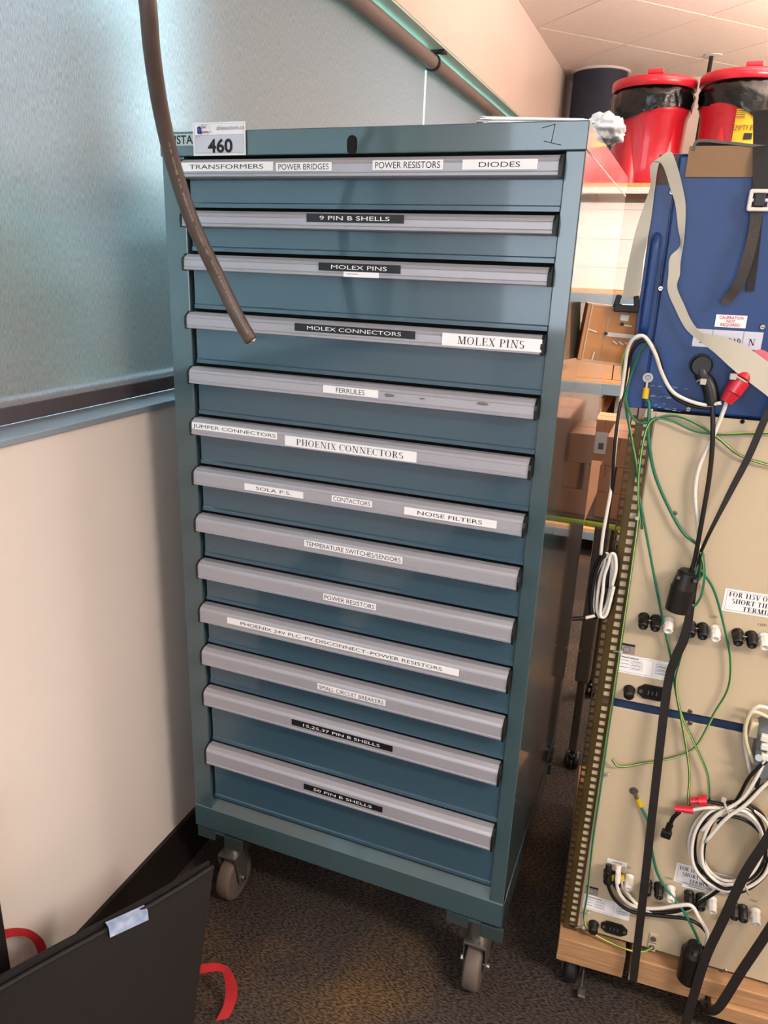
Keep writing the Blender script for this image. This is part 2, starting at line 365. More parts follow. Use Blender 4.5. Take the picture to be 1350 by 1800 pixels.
# roller blinds
def blind(y0, y1, label):
    t = thing('roller_blind', label, 'blind', (-.18, (y0+y1)/2, 1.187), 0, 'roller blinds on the long window')
    MB().lohi((-.1806, y0, 1.213), (-.18, y1, 2.21), blindm).build('fabric', t)
    MB().lohi((-.184, y0, 1.1855), (-.176, y1, 1.2145), hemm, .002).build('hem_bar', t)
    MB().cyl((-.155, y0-.008, 2.203), (-.155, y1+.008, 2.203), .0255, rollm, n=32).build('roller_tube', t)
    return t
blind(-1.6, 1.872, 'large grey mesh roller blind at left with bright patches of outdoor light')
b2 = blind(1.895, 4.15, 'brownish mesh roller blind beyond the bright gap, partly behind the cabinet')
m_ = MB(); m_.lohi((-.2, 1.874, 2.23), (-.118, 1.893, 2.243), blackp, .002); m_.cyl((-.155, 1.876, 2.203), (-.155, 1.892, 2.203), .031, blackp, n=32)
m_.lohi((-.135, 1.872, 2.233), (-.108, 1.915, 2.243), blackp, .001)
m_.build('blind_bracket', label='black bracket clamping two blind rollers together under the window head', cat='bracket')

# outdoors beyond the glass
slab('ground_outside', (-14, -8, -.3), (-.62, 42, -.02), grassm)
def bush(y0, y1, x0, x1, z1, m, n, name, label, cat, leaf=.09):
    b = MB()
    for i in range(n):
        a, bb, c = (random.gauss(0, .42) for _ in range(3))
        p = V(((x0+x1)/2+max(-1, min(1, a))*(x1-x0)/2, (y0+y1)/2+max(-1, min(1, bb))*(y1-y0)/2, z1/2+max(-1, min(1, c))*z1/2))
        q = Matrix.Rotation(random.random()*6.28, 3, 'Z') @ Matrix.Rotation(random.random()*3, 3, 'X')
        s_ = leaf*(.6+random.random()*.8)
        b.add([p+q @ V(v) for v in ((-s_, 0, 0), (0, -s_*.4, .1*s_), (s_, 0, 0), (0, s_*.4, .1*s_))], [[0, 1, 2, 3]], m)
    b.cyl(((x0+x1)/2, (y0+y1)/2, -.05), ((x0+x1)/2, (y0+y1)/2, z1*.6), .05, barkm)
    return b.build(name, label=label, cat=cat)
bush(1.5, 3.1, -3.7, -2.6, 1.85, leafm, 2400, 'garden_shrub', 'light green shrub outside behind the blind at the far left', 'shrub')
bush(3.5, 5.1, -3.7, -2.6, 1.95, leafd, 2600, 'garden_shrub', 'dark green shrub outside behind the blind, beside the cabinet', 'shrub')
bush(5.9, 7.4, -4.0, -2.8, 1.9, leafm, 1800, 'garden_shrub', 'green shrub outside hidden mostly behind the tall cabinet', 'shrub')
bush(5.6, 7.0, -5.8, -5.0, 5.6, leafd, 900, 'garden_tree', 'slender tree outside with branches against the bright sky', 'tree', .13)
MB().lohi((-7.5, -6, -.1), (-6.5, 7.4, 9), outw).build('neighbouring_building', label='grey building wall outside seen dimly through the left blind', cat='building')
MB().lohi((-7.2, 10.0, -.1), (-6.2, 17.6, 9), mat('brown_stucco', '#6b5a54', .8)).build('neighbouring_building', label='brown building wall outside seen dimly through the right blind', cat='building')
MB().lohi((-7.2, 21.2, -.1), (-6.2, 40, 9), mat('brown_stucco', '#6b5a54', .8)).build('neighbouring_building', label='far brown building wall outside, behind the blind beyond the bright gap', cat='building')

# ================================================================== TOOL CABINET
W, D, HB, HT = .717, .685, .227, 1.6707
cab = thing('drawer_cabinet', 'tall teal steel drawer cabinet with thirteen labelled drawers on casters', 'cabinet', (W/2, D/2, 0))
m_ = MB()
m_.lohi((0, .002, HB+.05), (.0445, .03, 1.633), teal, .0018); m_.lohi((W-.0285, .002, HB+.05), (W, .03, 1.633), teal, .0018)
m_.lohi((0, .012, HB+.05), (.004, D, 1.633), teal, .001); m_.lohi((W-.004, .012, HB+.05), (W, D, 1.633), teal, .001); m_.lohi((0, D-.004, HB+.05), (W, D, 1.633), teal)
m_.lohi((.004, .028, HB+.05), (W-.004, .034, 1.633), dark)
m_.build('housing', cab)
m_ = MB(); m_.lohi((-.001, -.001, 1.6325), (W+.001, D+.001, HT), teal, .0016); m_.build('top_cap', cab)
m_ = MB()
m_.extr_x([(0, HB), (0, .282), (.018, .301), (D, .301), (D, HB)], 0, W, teal)
m_.build('base_frame', cab)
MB().lohi((W-.0006, .012, HB-.028), (W+.0012, D, HB+.05), teal).build('side_skirt', cab)
# key hole
kz = 1.6445; ks = MB()
pts = [(.0085*math.cos(math.radians(a)), .006+.0085*math.sin(math.radians(a))) for a in range(0, 181, 20)]+[(-.0085, -.007), (-.0055, -.0125), (.0055, -.0125), (.0085, -.007)]
ks.add([V((.3595+x_, -.0016, kz+z_)) for x_, z_ in pts]+[V((.3595+x_, -.0008, kz+z_)) for x_, z_ in pts], [list(range(len(pts)))]+[[i, (i+1) % len(pts), len(pts)+(i+1) % len(pts), len(pts)+i] for i in range(len(pts))], dark); ks.build('key_slot', cab)
# handwritten 1 and maker's plate
hw = MB()
def pen(a, b): pa, pb = hit(*a, Y, (0, -.0012, 0)), hit(*b, Y, (0, -.0012, 0)); hw.tube([pa, pb], .0005, ink, 6)
pen((953, 225), (976, 218)); pen((976, 218), (969, 250)); pen((956, 248), (986, 255)); hw.build('handwritten_numeral', cab)
pl = MB(); pl.lohi((.012, -.0018, 1.649), (.076, -.001, 1.667), mat('pale_plate', '#a9b6b4', .5)); pl.text('LISTA', (.0445, -.0018, 1.658), X, Z, .0125, ink, bold=.02, maxw=.046); pl.build('maker_plate', cab)

# drawers
HTOP = [1.6262, 1.5465, 1.4755, 1.3774, 1.280, 1.1848, 1.0885, .9933, .8972, .8007, .703, .606, .4636]
HBOT = [1.5974, 1.520, 1.4487, 1.349, 1.250, 1.1543, 1.0565, .9609, .8615, .7646, .6662, .5685, .421]
LAB = {
 0: [('TRANSFORMERS', 'w', 318, 480, 293, .0135, .8), ('POWER BRIDGES', 'w', 485, 583, 293, .0125, .9), ('POWER RESISTORS', 'w', 655, 779, 290, .0135, .92), ('DIODES', 'w', 813, 945, 289, .0135, .55)],
 1: [('9 PIN B SHELLS', 'k', 539, 710, 384, .0125, .72)],
 2: [('MOLEX PINS', 'k', 560, 704, 471, .0125, .68), ('', 'w', 604, 666, 483, .008, .5)],
 3: [('MOLEX CONNECTORS', 'k', 518, 730, 582, .0125, .78), ('MOLEX PINS', 's', 777, 953, 602, .019, .68)],
 4: [('FERRULES', 'w', 568, 665, 688, .0125, .52)],
 5: [('JUMPER CONNECTORS', 'w', 338, 487, 757, .0125, .97), ('PHOENIX CONNECTORS', 's', 501, 733, 789, .018, .82)],
 6: [('SOLA P.S.', 'w', 430, 533, 863, .0125, .6), ('CONTACTORS', 'w', 583, 654, 881, .0115, .92), ('NOISE FILTERS', 'w', 710, 874, 910, .0135, .7)],
 7: [('TEMPERATURE SWITCHES/SENSORS', 'w', 535, 708, 970, .0125, .97)],
 8: [('POWER RESISTORS', 'w', 568, 661, 1058, .0125, .95)],
 9: [('PHOENIX 24V PLC\u2013PV DISCONNECT\u2013POWER RESISTORS', 'w', 401, 810, 1137, .0135, .87)],
 10: [('SMALL CIRCUIT BREAKERS', 'w', 558, 678, 1221, .0125, .95)],
 11: [('15,25,37 PIN B SHELLS', 'k', 513, 691, 1293, .0125, .76)],
 12: [('50 PIN B SHELLS', 'k', 534, 673, 1403, .0125, .74)]}
XL, XRr = .047, .6885; HY = -.0195
for i in range(13):
    zt, zb = HTOP[i], HBOT[i]; znext = HTOP[i+1] if i < 12 else .312
    z0 = znext+.006
    m_ = MB(); m_.extr_x([(.006, zt-.004), (.006, z0+.0085), (.0035, z0+.0065), (.0035, z0), (.024, z0), (.024, zt-.004)], XL+.006, XRr-.0005, teal_d)
    dr = m_.build('drawer', cab)
    h = MB(); H = zt-zb
    h.extr_x([(.006, zt), (-.008, zt), (HY+.003, zt-.0045), (HY, zt-.0085), (HY+.0006, zt-.0093), (HY-.0004, zt-.0103), (HY-.0004, zb+.007), (HY+.0003, zb+.0064), (HY-.0012, zb+.005), (HY-.0008, zb+.0015), (HY+.003, zb), (.006, zb)], XL+.004, XRr-.004, alu)
    h.build('handle', dr)
    for x0, x1 in ((XL, XL+.004), (XRr-.004, XRr)):
        e = MB(); e.extr_x([(.006, zt+.001), (-.009, zt+.001), (HY-.001, zt-.007), (HY-.0025, (zt+zb)/2), (HY-.001, zb-.001), (.006, zb-.001)], x0, x1, blackp); e.build('handle_end_cap', dr)
    for (t_, kd, pl_, pr, pc, hh, fr) in LAB[i]:
        A = hit(pl_, pc, Y, (0, HY-.0014, 0)); A2 = hit(pr, pc, Y, (0, HY-.0014, 0))
        x0, x1 = A.x, A2.x; zc = hit((pl_+pr)/2, pc, Y, (0, HY-.0014, 0)).z; c_ = V(((x0+x1)/2, HY-.0019, zc))
        l = MB(); l.lohi((x0, HY-.0019, zc-hh/2), (x1, HY-.0008, zc+hh/2), blk_l if kd == 'k' else white_l)
        if kd == 's': serif_text(l, t_, c_, X, Z, hh*.62, ink, (x1-x0)*fr)
        elif t_: l.text(t_, c_, X, Z, hh*(.48 if kd == 'k' else .5 if t_[:4] in ('TRAN', 'DIOD', 'JUMP', 'SOLA', 'NOIS', 'PHOE') else .66), whiteink if kd == 'k' else ink, maxw=(x1-x0)*fr)
        else: l.lohi((x0+.005, HY-.0021, zc), (x0+.025, HY-.0019, zc+.001), greyink)
        l.build('label_tape', dr)
    if i == 4:
        for (px, py, rr) in ((684, 695, .006), (742, 701, .003), (848, 710, .006)):
            c_ = hit(px, py, Y, (0, HY-.0012, 0)); g = MB()
            pp = [c_+V((rr*(1.4+.5*random.random())*math.cos(a*.7), -.0004, rr*.55*(.6+.6*random.random())*math.sin(a*.7))) for a in range(9)]
            g.add(pp, [list(range(9))], mat('adhesive_residue', '#6f6a62', .9)); g.build('residue_mark', dr)
# casters
def caster(px, py, par, wr=.056, wt=.034, face=1):
    zt = HB-.004
    c = MB(); c.lohi((px-.042, py-.05, zt-.012), (px+.05, py+.05, zt-.004), teal, .001); c.lohi((px-.06, py-.052, zt-.03), (px-.015, py-.046, zt-.002), mat('dark_teal_steel', '#3c4a4a', .5, .4), .001); c.lohi((px+.012, py-.054, zt-.036), (px+.058, py-.046, zt-.004), mat('dark_teal_steel', '#3c4a4a', .5, .4), .001)
    c.lohi((px-.024, py-.03, 2*wr+.014), (px+.024, py+.03, 2*wr+.02), zinc, .001)
    for sx in (-.0235, .0235): 
        c.add([V((px+sx+dx, py+a, b)) for dx in (-.0012, .0012) for a, b in ((-.03, 2*wr+.018), (.03, 2*wr+.018), (.014, wr-.012), (-.012, wr-.012))], [[0, 1, 2, 3], [4, 5, 6, 7], [0, 1, 5, 4], [1, 2, 6, 5], [2, 3, 7, 6], [3, 0, 4, 7]], zinc)
    c.cyl((px, py, 2*wr+.02), (px, py, zt-.01), .02, zinc)
    top = c.build('caster', par)
    wq = MB(); Mx = Matrix.Rotation(math.pi/2, 4, 'Y')
    wq.lathe((px, py, wr), [(.0, -wt/2+.002), (wr*.6, -wt/2+.002), (wr*.72, -wt/2), (wr*.93, -wt/2), (wr, -wt/2+.005), (wr, wt/2-.005), (wr*.93, wt/2), (wr*.72, wt/2), (wr*.6, wt/2-.002), (0, wt/2-.002)], wheelm, 40, Mx)
    for sx in (-1, 1): wq.lathe((px, py, wr), [(0, sx*(wt/2-.0015)), (wr*.66, sx*(wt/2+.0003)), (wr*.7, sx*(wt/2-.001))], mat('grey_hub', '#5c5650', .5), 30, Mx)
    wq.build('wheel', top)
    ax = MB(); ax.cyl((px-.031, py, wr), (px+.031, py, wr), .004, chrome, n=10); ax.cyl((px-.032, py, wr), (px-.0255, py, wr), .0075, chrome, n=6, smooth=False); ax.cyl((px+.0255, py, wr), (px+.031, py, wr), .007, chrome, n=12); ax.build('axle_bolt', top)
for (x_, y_) in ((.062, .055), (W-.052, .055), (.062, D-.06), (W-.052, D-.06)): caster(x_, y_, cab)

# auction tag on the cabinet's top edge
lt = MB(); lx0, lx1, lz0, lz1, ly = .0695, .1705, 1.6325, 1.6825, -.0045
lt.box(((lx0+lx1)/2, ly+.0006, (lz0+lz1)/2), (lx1-lx0, .0012, lz1-lz0), white_l, .0003)
def fr(mb, a, b, c, d, m, t=.0003, y=ly-.0003):
    for q in (((a, y, c), (b, y+.0002, c+t)), ((a, y, d-t), (b, y+.0002, d)), ((a, y, c), (a+t, y+.0002, d)), ((b-t, y, c), (b, y+.0002, d))): mb.lohi(q[0], q[1], m)
lt.lohi((lx0+.004, ly-.0002, lz0+.0035), (lx1-.004, ly, lz1-.0185), lilac_l); fr(lt, lx0+.0045, lx1-.004, lz0+.004, lz1-.019, greyink); fr(lt, lx0+.003, lx1-.0025, lz0+.0025, lz1-.0025, greyink, .0002)
lt.text('460', (.1225, ly-.0005, 1.647), X, Z, .0192, ink, bold=.03, maxw=.048)
lt.text('ableauctions.ca', (.1425, ly-.0005, 1.674), X, Z, .0062, greyink, maxw=.052)
lt.text('a', (.0835, ly-.0005, 1.6735), X, Z, .014, blueink, bold=.05); lt.text('ble', (.092, ly-.0006, 1.6765), X, Z, .0055, blueink, maxw=.008); lt.text('uctions', (.094, ly-.0006, 1.6685), X, Z, .0042, redink, maxw=.014, bold=.02); lt.text('.ca', (.1045, ly-.0006, 1.6685), X, Z, .003, greyink)
lt.text('LOT #', (.0795, ly-.0005, 1.6615), X, Z, .0024, ink, maxw=.007)
ring = [V((.092+.0115*math.cos(a*.26), ly-.0003, 1.6715+.0085*math.sin(a*.26))) for a in range(25)]; lt.tube(ring, .00015, redink, 5, res=1)
lt.build('lot_tag', label='white auction lot tag numbered 460 stuck over the cabinet top edge', cat='tag')

# paper stack on top of the cabinet
pt = MB()
for k in range(12):
    a = random.uniform(-.05, .05); pt.box((0, 0, 0), (.15, .24, .0009), paperm, 0, Matrix.Translation((.605+random.uniform(-.01, .01), .16+random.uniform(-.008, .008), HT+.0014+k*.0011)) @ Matrix.Rotation(.25+a, 4, 'Z') @ Matrix.Rotation(random.uniform(-.004, .004), 4, 'X'))
pt.build('paper_stack', label='loose stack of white paper on top of the cabinet', cat='paper')
cp = MB(); bm = bmesh.new(); bmesh.ops.create_icosphere(bm, subdivisions=4, radius=1)
from mathutils import noise
for v in bm.verts:
    d_ = 1+.3*noise.noise(v.co*3.3)+.16*noise.noise(v.co*9); v.co = V((v.co.x*.028*d_, v.co.y*.075*d_, v.co.z*.02*d_))
cp.bm(bm, paperm, Matrix.Translation((.712, .25, HT+.026)), True)
cp.build('crumpled_paper', label='crumpled white tissue paper hanging over the cabinet right edge', cat='paper')

# ================================================================== HANGING CABLE
ct = thing('hanging_cable', 'thick dark rubber cable hanging down in front of the cabinet', 'cable', (.285, -.19, 1.355))
cpts = [((225, -260), -.36), ((240, -130), -.36), ((259, 0), -.35), ((267, 90), -.33), ((282, 190), -.30), ((305, 290), -.27), ((338, 390), -.245), ((385, 490), -.215), ((419, 560), -.20), ((441, 598), -.19)]
cw = [hit(*p, Y, (0, y, 0)) for p, y in cpts]
cw[0].z = min(cw[0].z, 2.3)
top_end = V((cw[0].x-.02, cw[0].y, ZC-.001)); cw2 = [top_end]+cw
MB().tube(cw2, .0102, cablem, 20, res=8).build('rubber_jacket', ct)
e_ = (cw[-1]-cw[-2]).normalized(); ce = MB(); o1 = e_.orthogonal().normalized()
for k in range(3):
    q = Matrix.Rotation(k*2.09, 3, e_) @ o1*.0045; ce.cyl(cw[-1]+q-e_*.002, cw[-1]+q+e_*.002, .0036, [blackrub, redm, whplas][k], n=12); ce.cyl(cw[-1]+q+e_*.002, cw[-1]+q+e_*.0035, .0022, copper, n=10)
ce.build('cut_conductors', ct)
pr = MB()    # faint pale print along the jacket
P_ = spline(cw, 8)
for k in range(36, len(P_)-4):
    p, q = P_[k], P_[k+1]; t_ = (q-p).normalized(); n_ = (CC-p).normalized(); n_ = (n_-n_.dot(t_)*t_).normalized(); s_ = t_.cross(n_)
    for z in range(3):
        if random.random() < .75:
            c_ = p+(q-p)*(z/3)+n_*.0101-s_*.0015; a = t_*.0014*(.5+random.random()); b = s_*.0012*(.5+random.random())
            pr.add([c_-a-b, c_+a-b, c_+a+b, c_-a+b], [[0, 1, 2, 3]], mat('faded_print', '#786b62', .7))
pr.build('faded_print', ct)

# ================================================================== BLACK BAGS
bag = thing('portfolio_bag', 'black flat fabric case standing on the carpet with a white and blue tape', 'bag', (.07, -.55, 0))
TR_, BR_, TL_, BL_ = V((.218, -.245, .40)), V((.219, -.357, 0.002)), V((-.071, -.838, .40)), V((-.02, -.86, 0.002))
nb = (TR_-TL_).cross(Z).normalized()
if nb.x < 0: nb = -nb
def board(off, th, name, sag=0, dz=0):
    b = MB(); n1, n2 = 24, 10; vs = []
    for sd in (0, 1):
        for i in range(n1+1):
            for j in range(n2+1):
                u, v = i/n1, j/n2
                p = (TL_.lerp(TR_, u)).lerp(BL_.lerp(BR_, u), v)+nb*(off-th*sd); p.z = max(p.z+dz*(1-v), .001)
                p += nb*(.004*math.sin(u*9+v*2))*(1 if sd == 0 else 1); p.z -= sag*math.sin(u*3.14)*(1-v); vs.append(p)
    def id(s, i, j): return s*(n1+1)*(n2+1)+i*(n2+1)+j
    fs = []
    for s_ in (0, 1):
        for i in range(n1):
            for j in range(n2): fs.append([id(s_, i, j), id(s_, i+1, j), id(s_, i+1, j+1), id(s_, i, j+1)])
    for i in range(n1): fs += [[id(0, i, 0), id(0, i+1, 0), id(1, i+1, 0), id(1, i, 0)], [id(0, i, n2), id(0, i+1, n2), id(1, i+1, n2), id(1, i, n2)]]
    for j in range(n2): fs += [[id(0, 0, j), id(0, 0, j+1), id(1, 0, j+1), id(1, 0, j)], [id(0, n1, j), id(0, n1, j+1), id(1, n1, j+1), id(1, n1, j)]]
    b.add(vs, fs, nylon); return b.build(name, bag)
board(0, .008, 'front_panel', .012); board(-.014, .006, 'back_panel', .006, .004)
pip = MB(); pip.tube([TL_.lerp(TR_, k/12)+nb*(-.002+.004*math.sin(k*.75))-Z*.012*math.sin(k/12*3.14)+Z*.002 for k in range(13)], .0045, nylon, 10); pip.build('piping', bag)
tp = MB(); A, B = hit(188, 1632, nb, TR_), hit(256, 1601, nb, TR_); A += nb*.009; B += nb*.009
dn = V((0, 0, -1))*.012+nb*.001
tp.add([A+Z*.009, B+Z*.009, B+dn, A+dn, A+Z*.009-nb*.014, B+Z*.009-nb*.014], [[0, 1, 2, 3], [0, 1, 5, 4]], mat('pale_blue_tape', '#b4bfd0', .35, col2='#7f93b5', scale=60)); tp.build('tape_label', bag, label='white and blue tape')
hn = MB(); hp = [hit(*p, nb, TR_-nb*.01) for p in ((346, 1704), (384, 1700), (400, 1712), (407, 1740), (402, 1768), (385, 1800), (370, 1815))]
hw_ = [V((0, 0, .011)), V((0, 0, .010)), V((.006, .004, .006)), V((.010, .006, .001)), V((.010, .006, -.001)), V((.009, .005, -.004)), V((.009, .005, -.004))]
hn.strap(hp, hw_, redw, .002); hn.build('red_handle', bag, label='red webbing handle')
bag2 = thing('folding_case', 'black case leaning by the wall at the left edge with a red strap', 'bag', (-.05, -.6, 0))
yb = hit(10, 1640, X, (-.075, 0, 0)).y
MB().lohi((-.090, yb-.5, .0), (-.074, yb, .62), nylon, .004).build('case_body', bag2)
hn = MB(); hp = [hit(*p, X, (-.079, 0, 0)) for p in ((8, 1642), (30, 1638), (52, 1642), (68, 1656), (75, 1676), (74, 1700))]
hn.strap(hp, [V((0, 0, .010)), V((0, 0, .009)), V((0, .003, .007)), V((.002, .007, .002)), V((.003, .008, 0)), V((.003, .008, 0))], redw, .002); hn.build('red_handle', bag2, label='red webbing handle')

# ================================================================== RACK ON A WOODEN DOLLY
RA = math.radians(2.5); RD = V((math.cos(RA), math.sin(RA), 0)); RN = V((math.sin(RA), -math.cos(RA), 0)); RO = V((.82469, .11790, 0))
def R(u, z, v=0): return RO+RD*u+RN*v+Z*z
MR = Matrix(((RD.x, -RN.x, 0, RO.x), (RD.y, -RN.y, 0, RO.y), (0, 0, 1, 0), (0, 0, 0, 1)))   # local (u, depth, z)
def at(px, py, v=0): return hit(px, py, RN, RO+RN*v)
def rbox(mb, u0, u1, z0, z1, v0, v1, m, bev=0): return mb.lohi((u0, -v1, z0), (u1, -v0, z1), m, bev, MR)
# dolly
DA = math.radians(3.6); MD = Matrix.Translation((.826, .0885, 0)) @ Matrix.Rotation(DA, 4, 'Z')
dl = thing('wooden_dolly', 'low wooden platform dolly on black casters under the equipment rack', 'dolly', (.826, .0885, 0), DA)
m_ = MB(); m_.lohi((0, 0, .119), (.133, .6, .160), woodm, .002, MD); m_.lohi((.145, 0, .119), (.62, .6, .160), woodm, .002, MD); m_.lohi((0, .002, .1), (.133, .6, .1185), woodm, .001, MD); m_.lohi((.145, .002, .1), (.29, .6, .1185), woodm, .001, MD); m_.lohi((.30, -.012, .085), (.62, .6, .1185), woodm, .001, MD)
m_.build('deck', dl)
def dcaster(u, d):
    c0 = MD @ V((u, d, 0)); t = MB(); t.cyl(c0+Z*.07, c0+Z*.098, .016, zinc); t.lohi((u-.03, d-.03, .095), (u+.03, d+.03, .0995), zinc, 0, MD)
    for sx in (-.019, .019): t.lohi((u+sx-.001, d-.014, .03), (u+sx+.001, d+.014, .088), zinc, 0, MD)
    o = t.build('caster', dl)
    wq = MB(); wq.lathe(c0+Z*.036, [(0, -.014), (.025, -.014), (.034, -.012), (.036, -.005), (.036, .005), (.034, .012), (.025, .014), (0, .014)], blackrub, 32, Matrix.Rotation(DA, 4, 'Z') @ Matrix.Rotation(math.pi/2, 4, 'Y')); wq.build('wheel', o)
    bk = MB(); bk.lohi((u+.022, d-.045, .03), (u+.026, d-.005, .075), zinc, .001, MD); bk.lohi((u+.018, d-.06, .016), (u+.034, d-.04, .022), zinc, .002, MD); bk.cyl(MD @ V((u-.028, d, .04)), MD @ V((u+.028, d, .04)), .004, chrome, n=10); bk.build('brake_lever', o)
for u, d in ((.035, .06), (.55, .06), (.035, .53), (.55, .53)): dcaster(u, d)

rack = thing('equipment_rack', 'open yellow-zinc equipment rack with slotted rails carrying beige panels', 'rack', R(.24, .16), RA)
def rail(u0, sgn):
    a = MB(); z0, z1 = .161, 1.245; s = sgn
    # front flange with square holes
    def q(ua, ub, za, zb, va=.0, vb=.0015, m=brass): rbox(a, min(u0+s*ua, u0+s*ub), max(u0+s*ua, u0+s*ub), za, zb, va, vb, m)
    q(.007, .0165, z0, z1); q(.0275, .0325, z0, z1, .0, .0015)
    n = int((z1-z0)/.0159)
    for k in range(n+1): q(.016, .028, z0+k*.0159, z0+k*.0159+.0058)
    # rearward flange with small slots, splayed outwards
    for k in range(n+1): q(-.004, .006, z0+k*.0159, z0+k*.0159+.0055, -.012, -.0105)
    q(-.004, -.002, z0, z1, -.012, -.0105); q(.0045, .0075, z0, z1, -.012, .0)
    q(.006, .0075, z0, z1, -.5, -.01)
    return a.build('rail', rack)
rail(0, 1); rail(.5, -1)
for (za, zb) in ((.161, .171), (1.235, 1.245)):
    b = MB(); rbox(b, .006, .494, za, zb, -.5, -.47, brass); b.build('cross_bar', rack)
def screw(px, py, par, v=.0, r=.0048, m=chrome):
    c_ = at(px, py, v); s_ = MB(); s_.cyl(c_, c_+RN*.0022, r, m, r2=r*.7, n=14)
    s_.lohi((-r*.55, -.0003, -r*.1), (r*.55, .0003, r*.1), dark, 0, Matrix.Translation(c_+RN*.0022) @ Matrix.Rotation(RA, 4, 'Z')); return s_.build('screw', par)
def post(u, z, par, m, plug=None):
    b = MB(); c_ = R(u, z, .001)
    pr_ = [(.0095, 0), (.0095, .004), (.0078, .005), (.0088, .009), (.0088, .016), (.0076, .018), (.0080, .026), (.0068, .028), (.0035, .028), (.0032, .022), (0, .022)]
    Mq = Matrix.Rotation(RA, 4, 'Z') @ Matrix.Rotation(math.pi/2+.28, 4, 'X')
    def fn(r, z_, a, j): return (r*(1+.05*math.cos(8*a)) if 2 < j < 8 else r, z_)
    b.lathe(c_, pr_, m, 32, Mq, fn); return b.build('binding_post', par)
def unit(z0, z1, zp, zc_lab, posts, name, lab_u):
    p = MB(); rbox(p, .0165, .47, z0, z1, -.004, -.001, cream, .0008); rbox(p, .034, .466, z0, z1, -.0015, .0005, cream, .0008); rbox(p, .036, .46, z0+.004, z1-.004, -.35, -.004, cream)
    o = p.build(name, rack)
    for k, u in enumerate(posts): post(u, zp, o, whplas if k % 3 == 2 else blackp)
    for k in range(0, len(posts), 3):
        t = MB(); c_ = R((posts[k]+posts[k+1])/2, zp-.012, .0009); t.text('10V', c_, RD, Z, .0042, ink); c_ = R(posts[k+2]-.006, zp+.021, .0009); t.text('115V', c_, RD, Z, .0046, ink); t.build('printed_marking', o)
        if k and zp > .8 or (k == 0 and zp > .8): j = MB(); j.cyl(R(posts[k], zp, .013), R(posts[k+1], zp, .013), .0012, chrome, n=8); j.build('jumper_link', o)
    # rating plate
    l = MB(); ul, zl = lab_u; rbox(l, ul, ul+.092, zl-.037, zl, .0005, .0009, white_l)
    def RT(s_, u, z, h, m=ink, **k): l.text(s_, R(u, z, .0009), RD, Z, h, m, **k)
    for (a, b_, c, d_) in ((.003, .060, -.034, -.003), (.022, .043, -.013, -.008), (.022, .043, -.020, -.015), (.022, .043, -.027, -.022), (.066, .088, -.013, -.007), (.066, .088, -.020, -.014), (.066, .088, -.027, -.021)):
        for q_ in ((a, b_, c, c+.0003), (a, b_, d_-.0003, d_), (a, a+.0003, c, d_), (b_-.0003, b_, c, d_)): rbox(l, ul+q_[0], ul+q_[1], zl+q_[2], zl+q_[3], .0009, .0011, ink)
    for k in range(3):
        for (a, b_) in ((.005, .019), (.025, .040), (.069, .084)): rbox(l, ul+a, ul+b_, zl-.0115-k*.007, zl-.0105-k*.007, .0009, .0011, greyink)
    rbox(l, ul+.005, ul+.035, zl-.0058, zl-.0045, .0009, .0011, ink); l.build('rating_plate', o)
    s_ = MB(); rbox(s_, ul+.001, ul+.026, zl+.002, zl+.023, .0005, .0009, mat('grey_sticker', '#8f867c', .5)); rbox(s_, ul+.002, ul+.025, zl+.018, zl+.022, .0009, .001, ink)
    s_.tube([R(ul+.012+.006*math.cos(a*.52), zl+.010+.006*math.sin(a*.52), .0011) for a in range(13)], .0003, ink, 5, res=1); s_.build('inspection_sticker', o)
    fz = zl-.069; f = MB(); f.lathe(R(ul+.027, fz, .0005), [(.0105, 0), (.0105, .004), (.009, .006), (.009, .02), (.0075, .022), (0, .022)], blackp, 24, Matrix.Rotation(RA, 4, 'Z') @ Matrix.Rotation(math.pi/2+.1, 4, 'X'), lambda r, z, a, j: (r*(1+.04*math.cos(10*a)) if 1 < j < 5 else r, z)); f.build('fuse_holder', o)
    q = MB(); cu_, cz = ul+.067, fz+.004
    def poly(mb, pts, v0, v1, m): n = len(pts); mb.add([R(a, b, v0) for a, b in pts]+[R(a, b, v1) for a, b in pts], [list(range(n)), list(range(n, 2*n))]+[[i, (i+1) % n, n+(i+1) % n, n+i] for i in range(n)], m)
    poly(q, [(cu_-.026, cz+.005), (cu_-.015, cz+.014), (cu_+.015, cz+.014), (cu_+.026, cz+.005), (cu_+.026, cz-.005), (cu_+.015, cz-.014), (cu_-.015, cz-.014), (cu_-.026, cz-.005)], .0005, .0045, blackp)
    poly(q, [(cu_-.014, cz+.007), (cu_-.01, cz+.0105), (cu_+.01, cz+.0105), (cu_+.014, cz+.007), (cu_+.014, cz-.009), (cu_-.014, cz-.009)], .0046, .0049, dark)
    for k in (-.007, 0, .007): rbox(q, cu_+k-.001, cu_+k+.001, cz-.004, cz+.004, .005, .0056, zinc)
    for k in (-.0205, .0205): q.cyl(R(cu_+k, cz, .0045), R(cu_+k, cz, .0062), .0035, chrome, n=12)
    q.build('power_inlet', o); return o
up = unit(.7225, 1.2585, .8955, 0, [.0654, .0854, .1064, .1428, .1623, .1826, .218, .2394, .2589, .295, .315, .336], 'upper_panel', (.0335, .815))
lo = unit(.172, .704, .3340, 0, [.076, .0937, .1156, .1498, .1719, .1935, .2272, .2482, .2683, .3076, .3226, .3444], 'lower_panel', (.037, .262))
g = MB(); rbox(g, .034, .466, .70, .726, -.02, -.006, blued); g.build('gap_plate', rack)
for px, py in ((1186, 902), (1213, 1250),): screw(px, py, up)
for px, py in ((1213, 1271), (1151, 1390), (1275, 1706)): screw(px, py, lo)
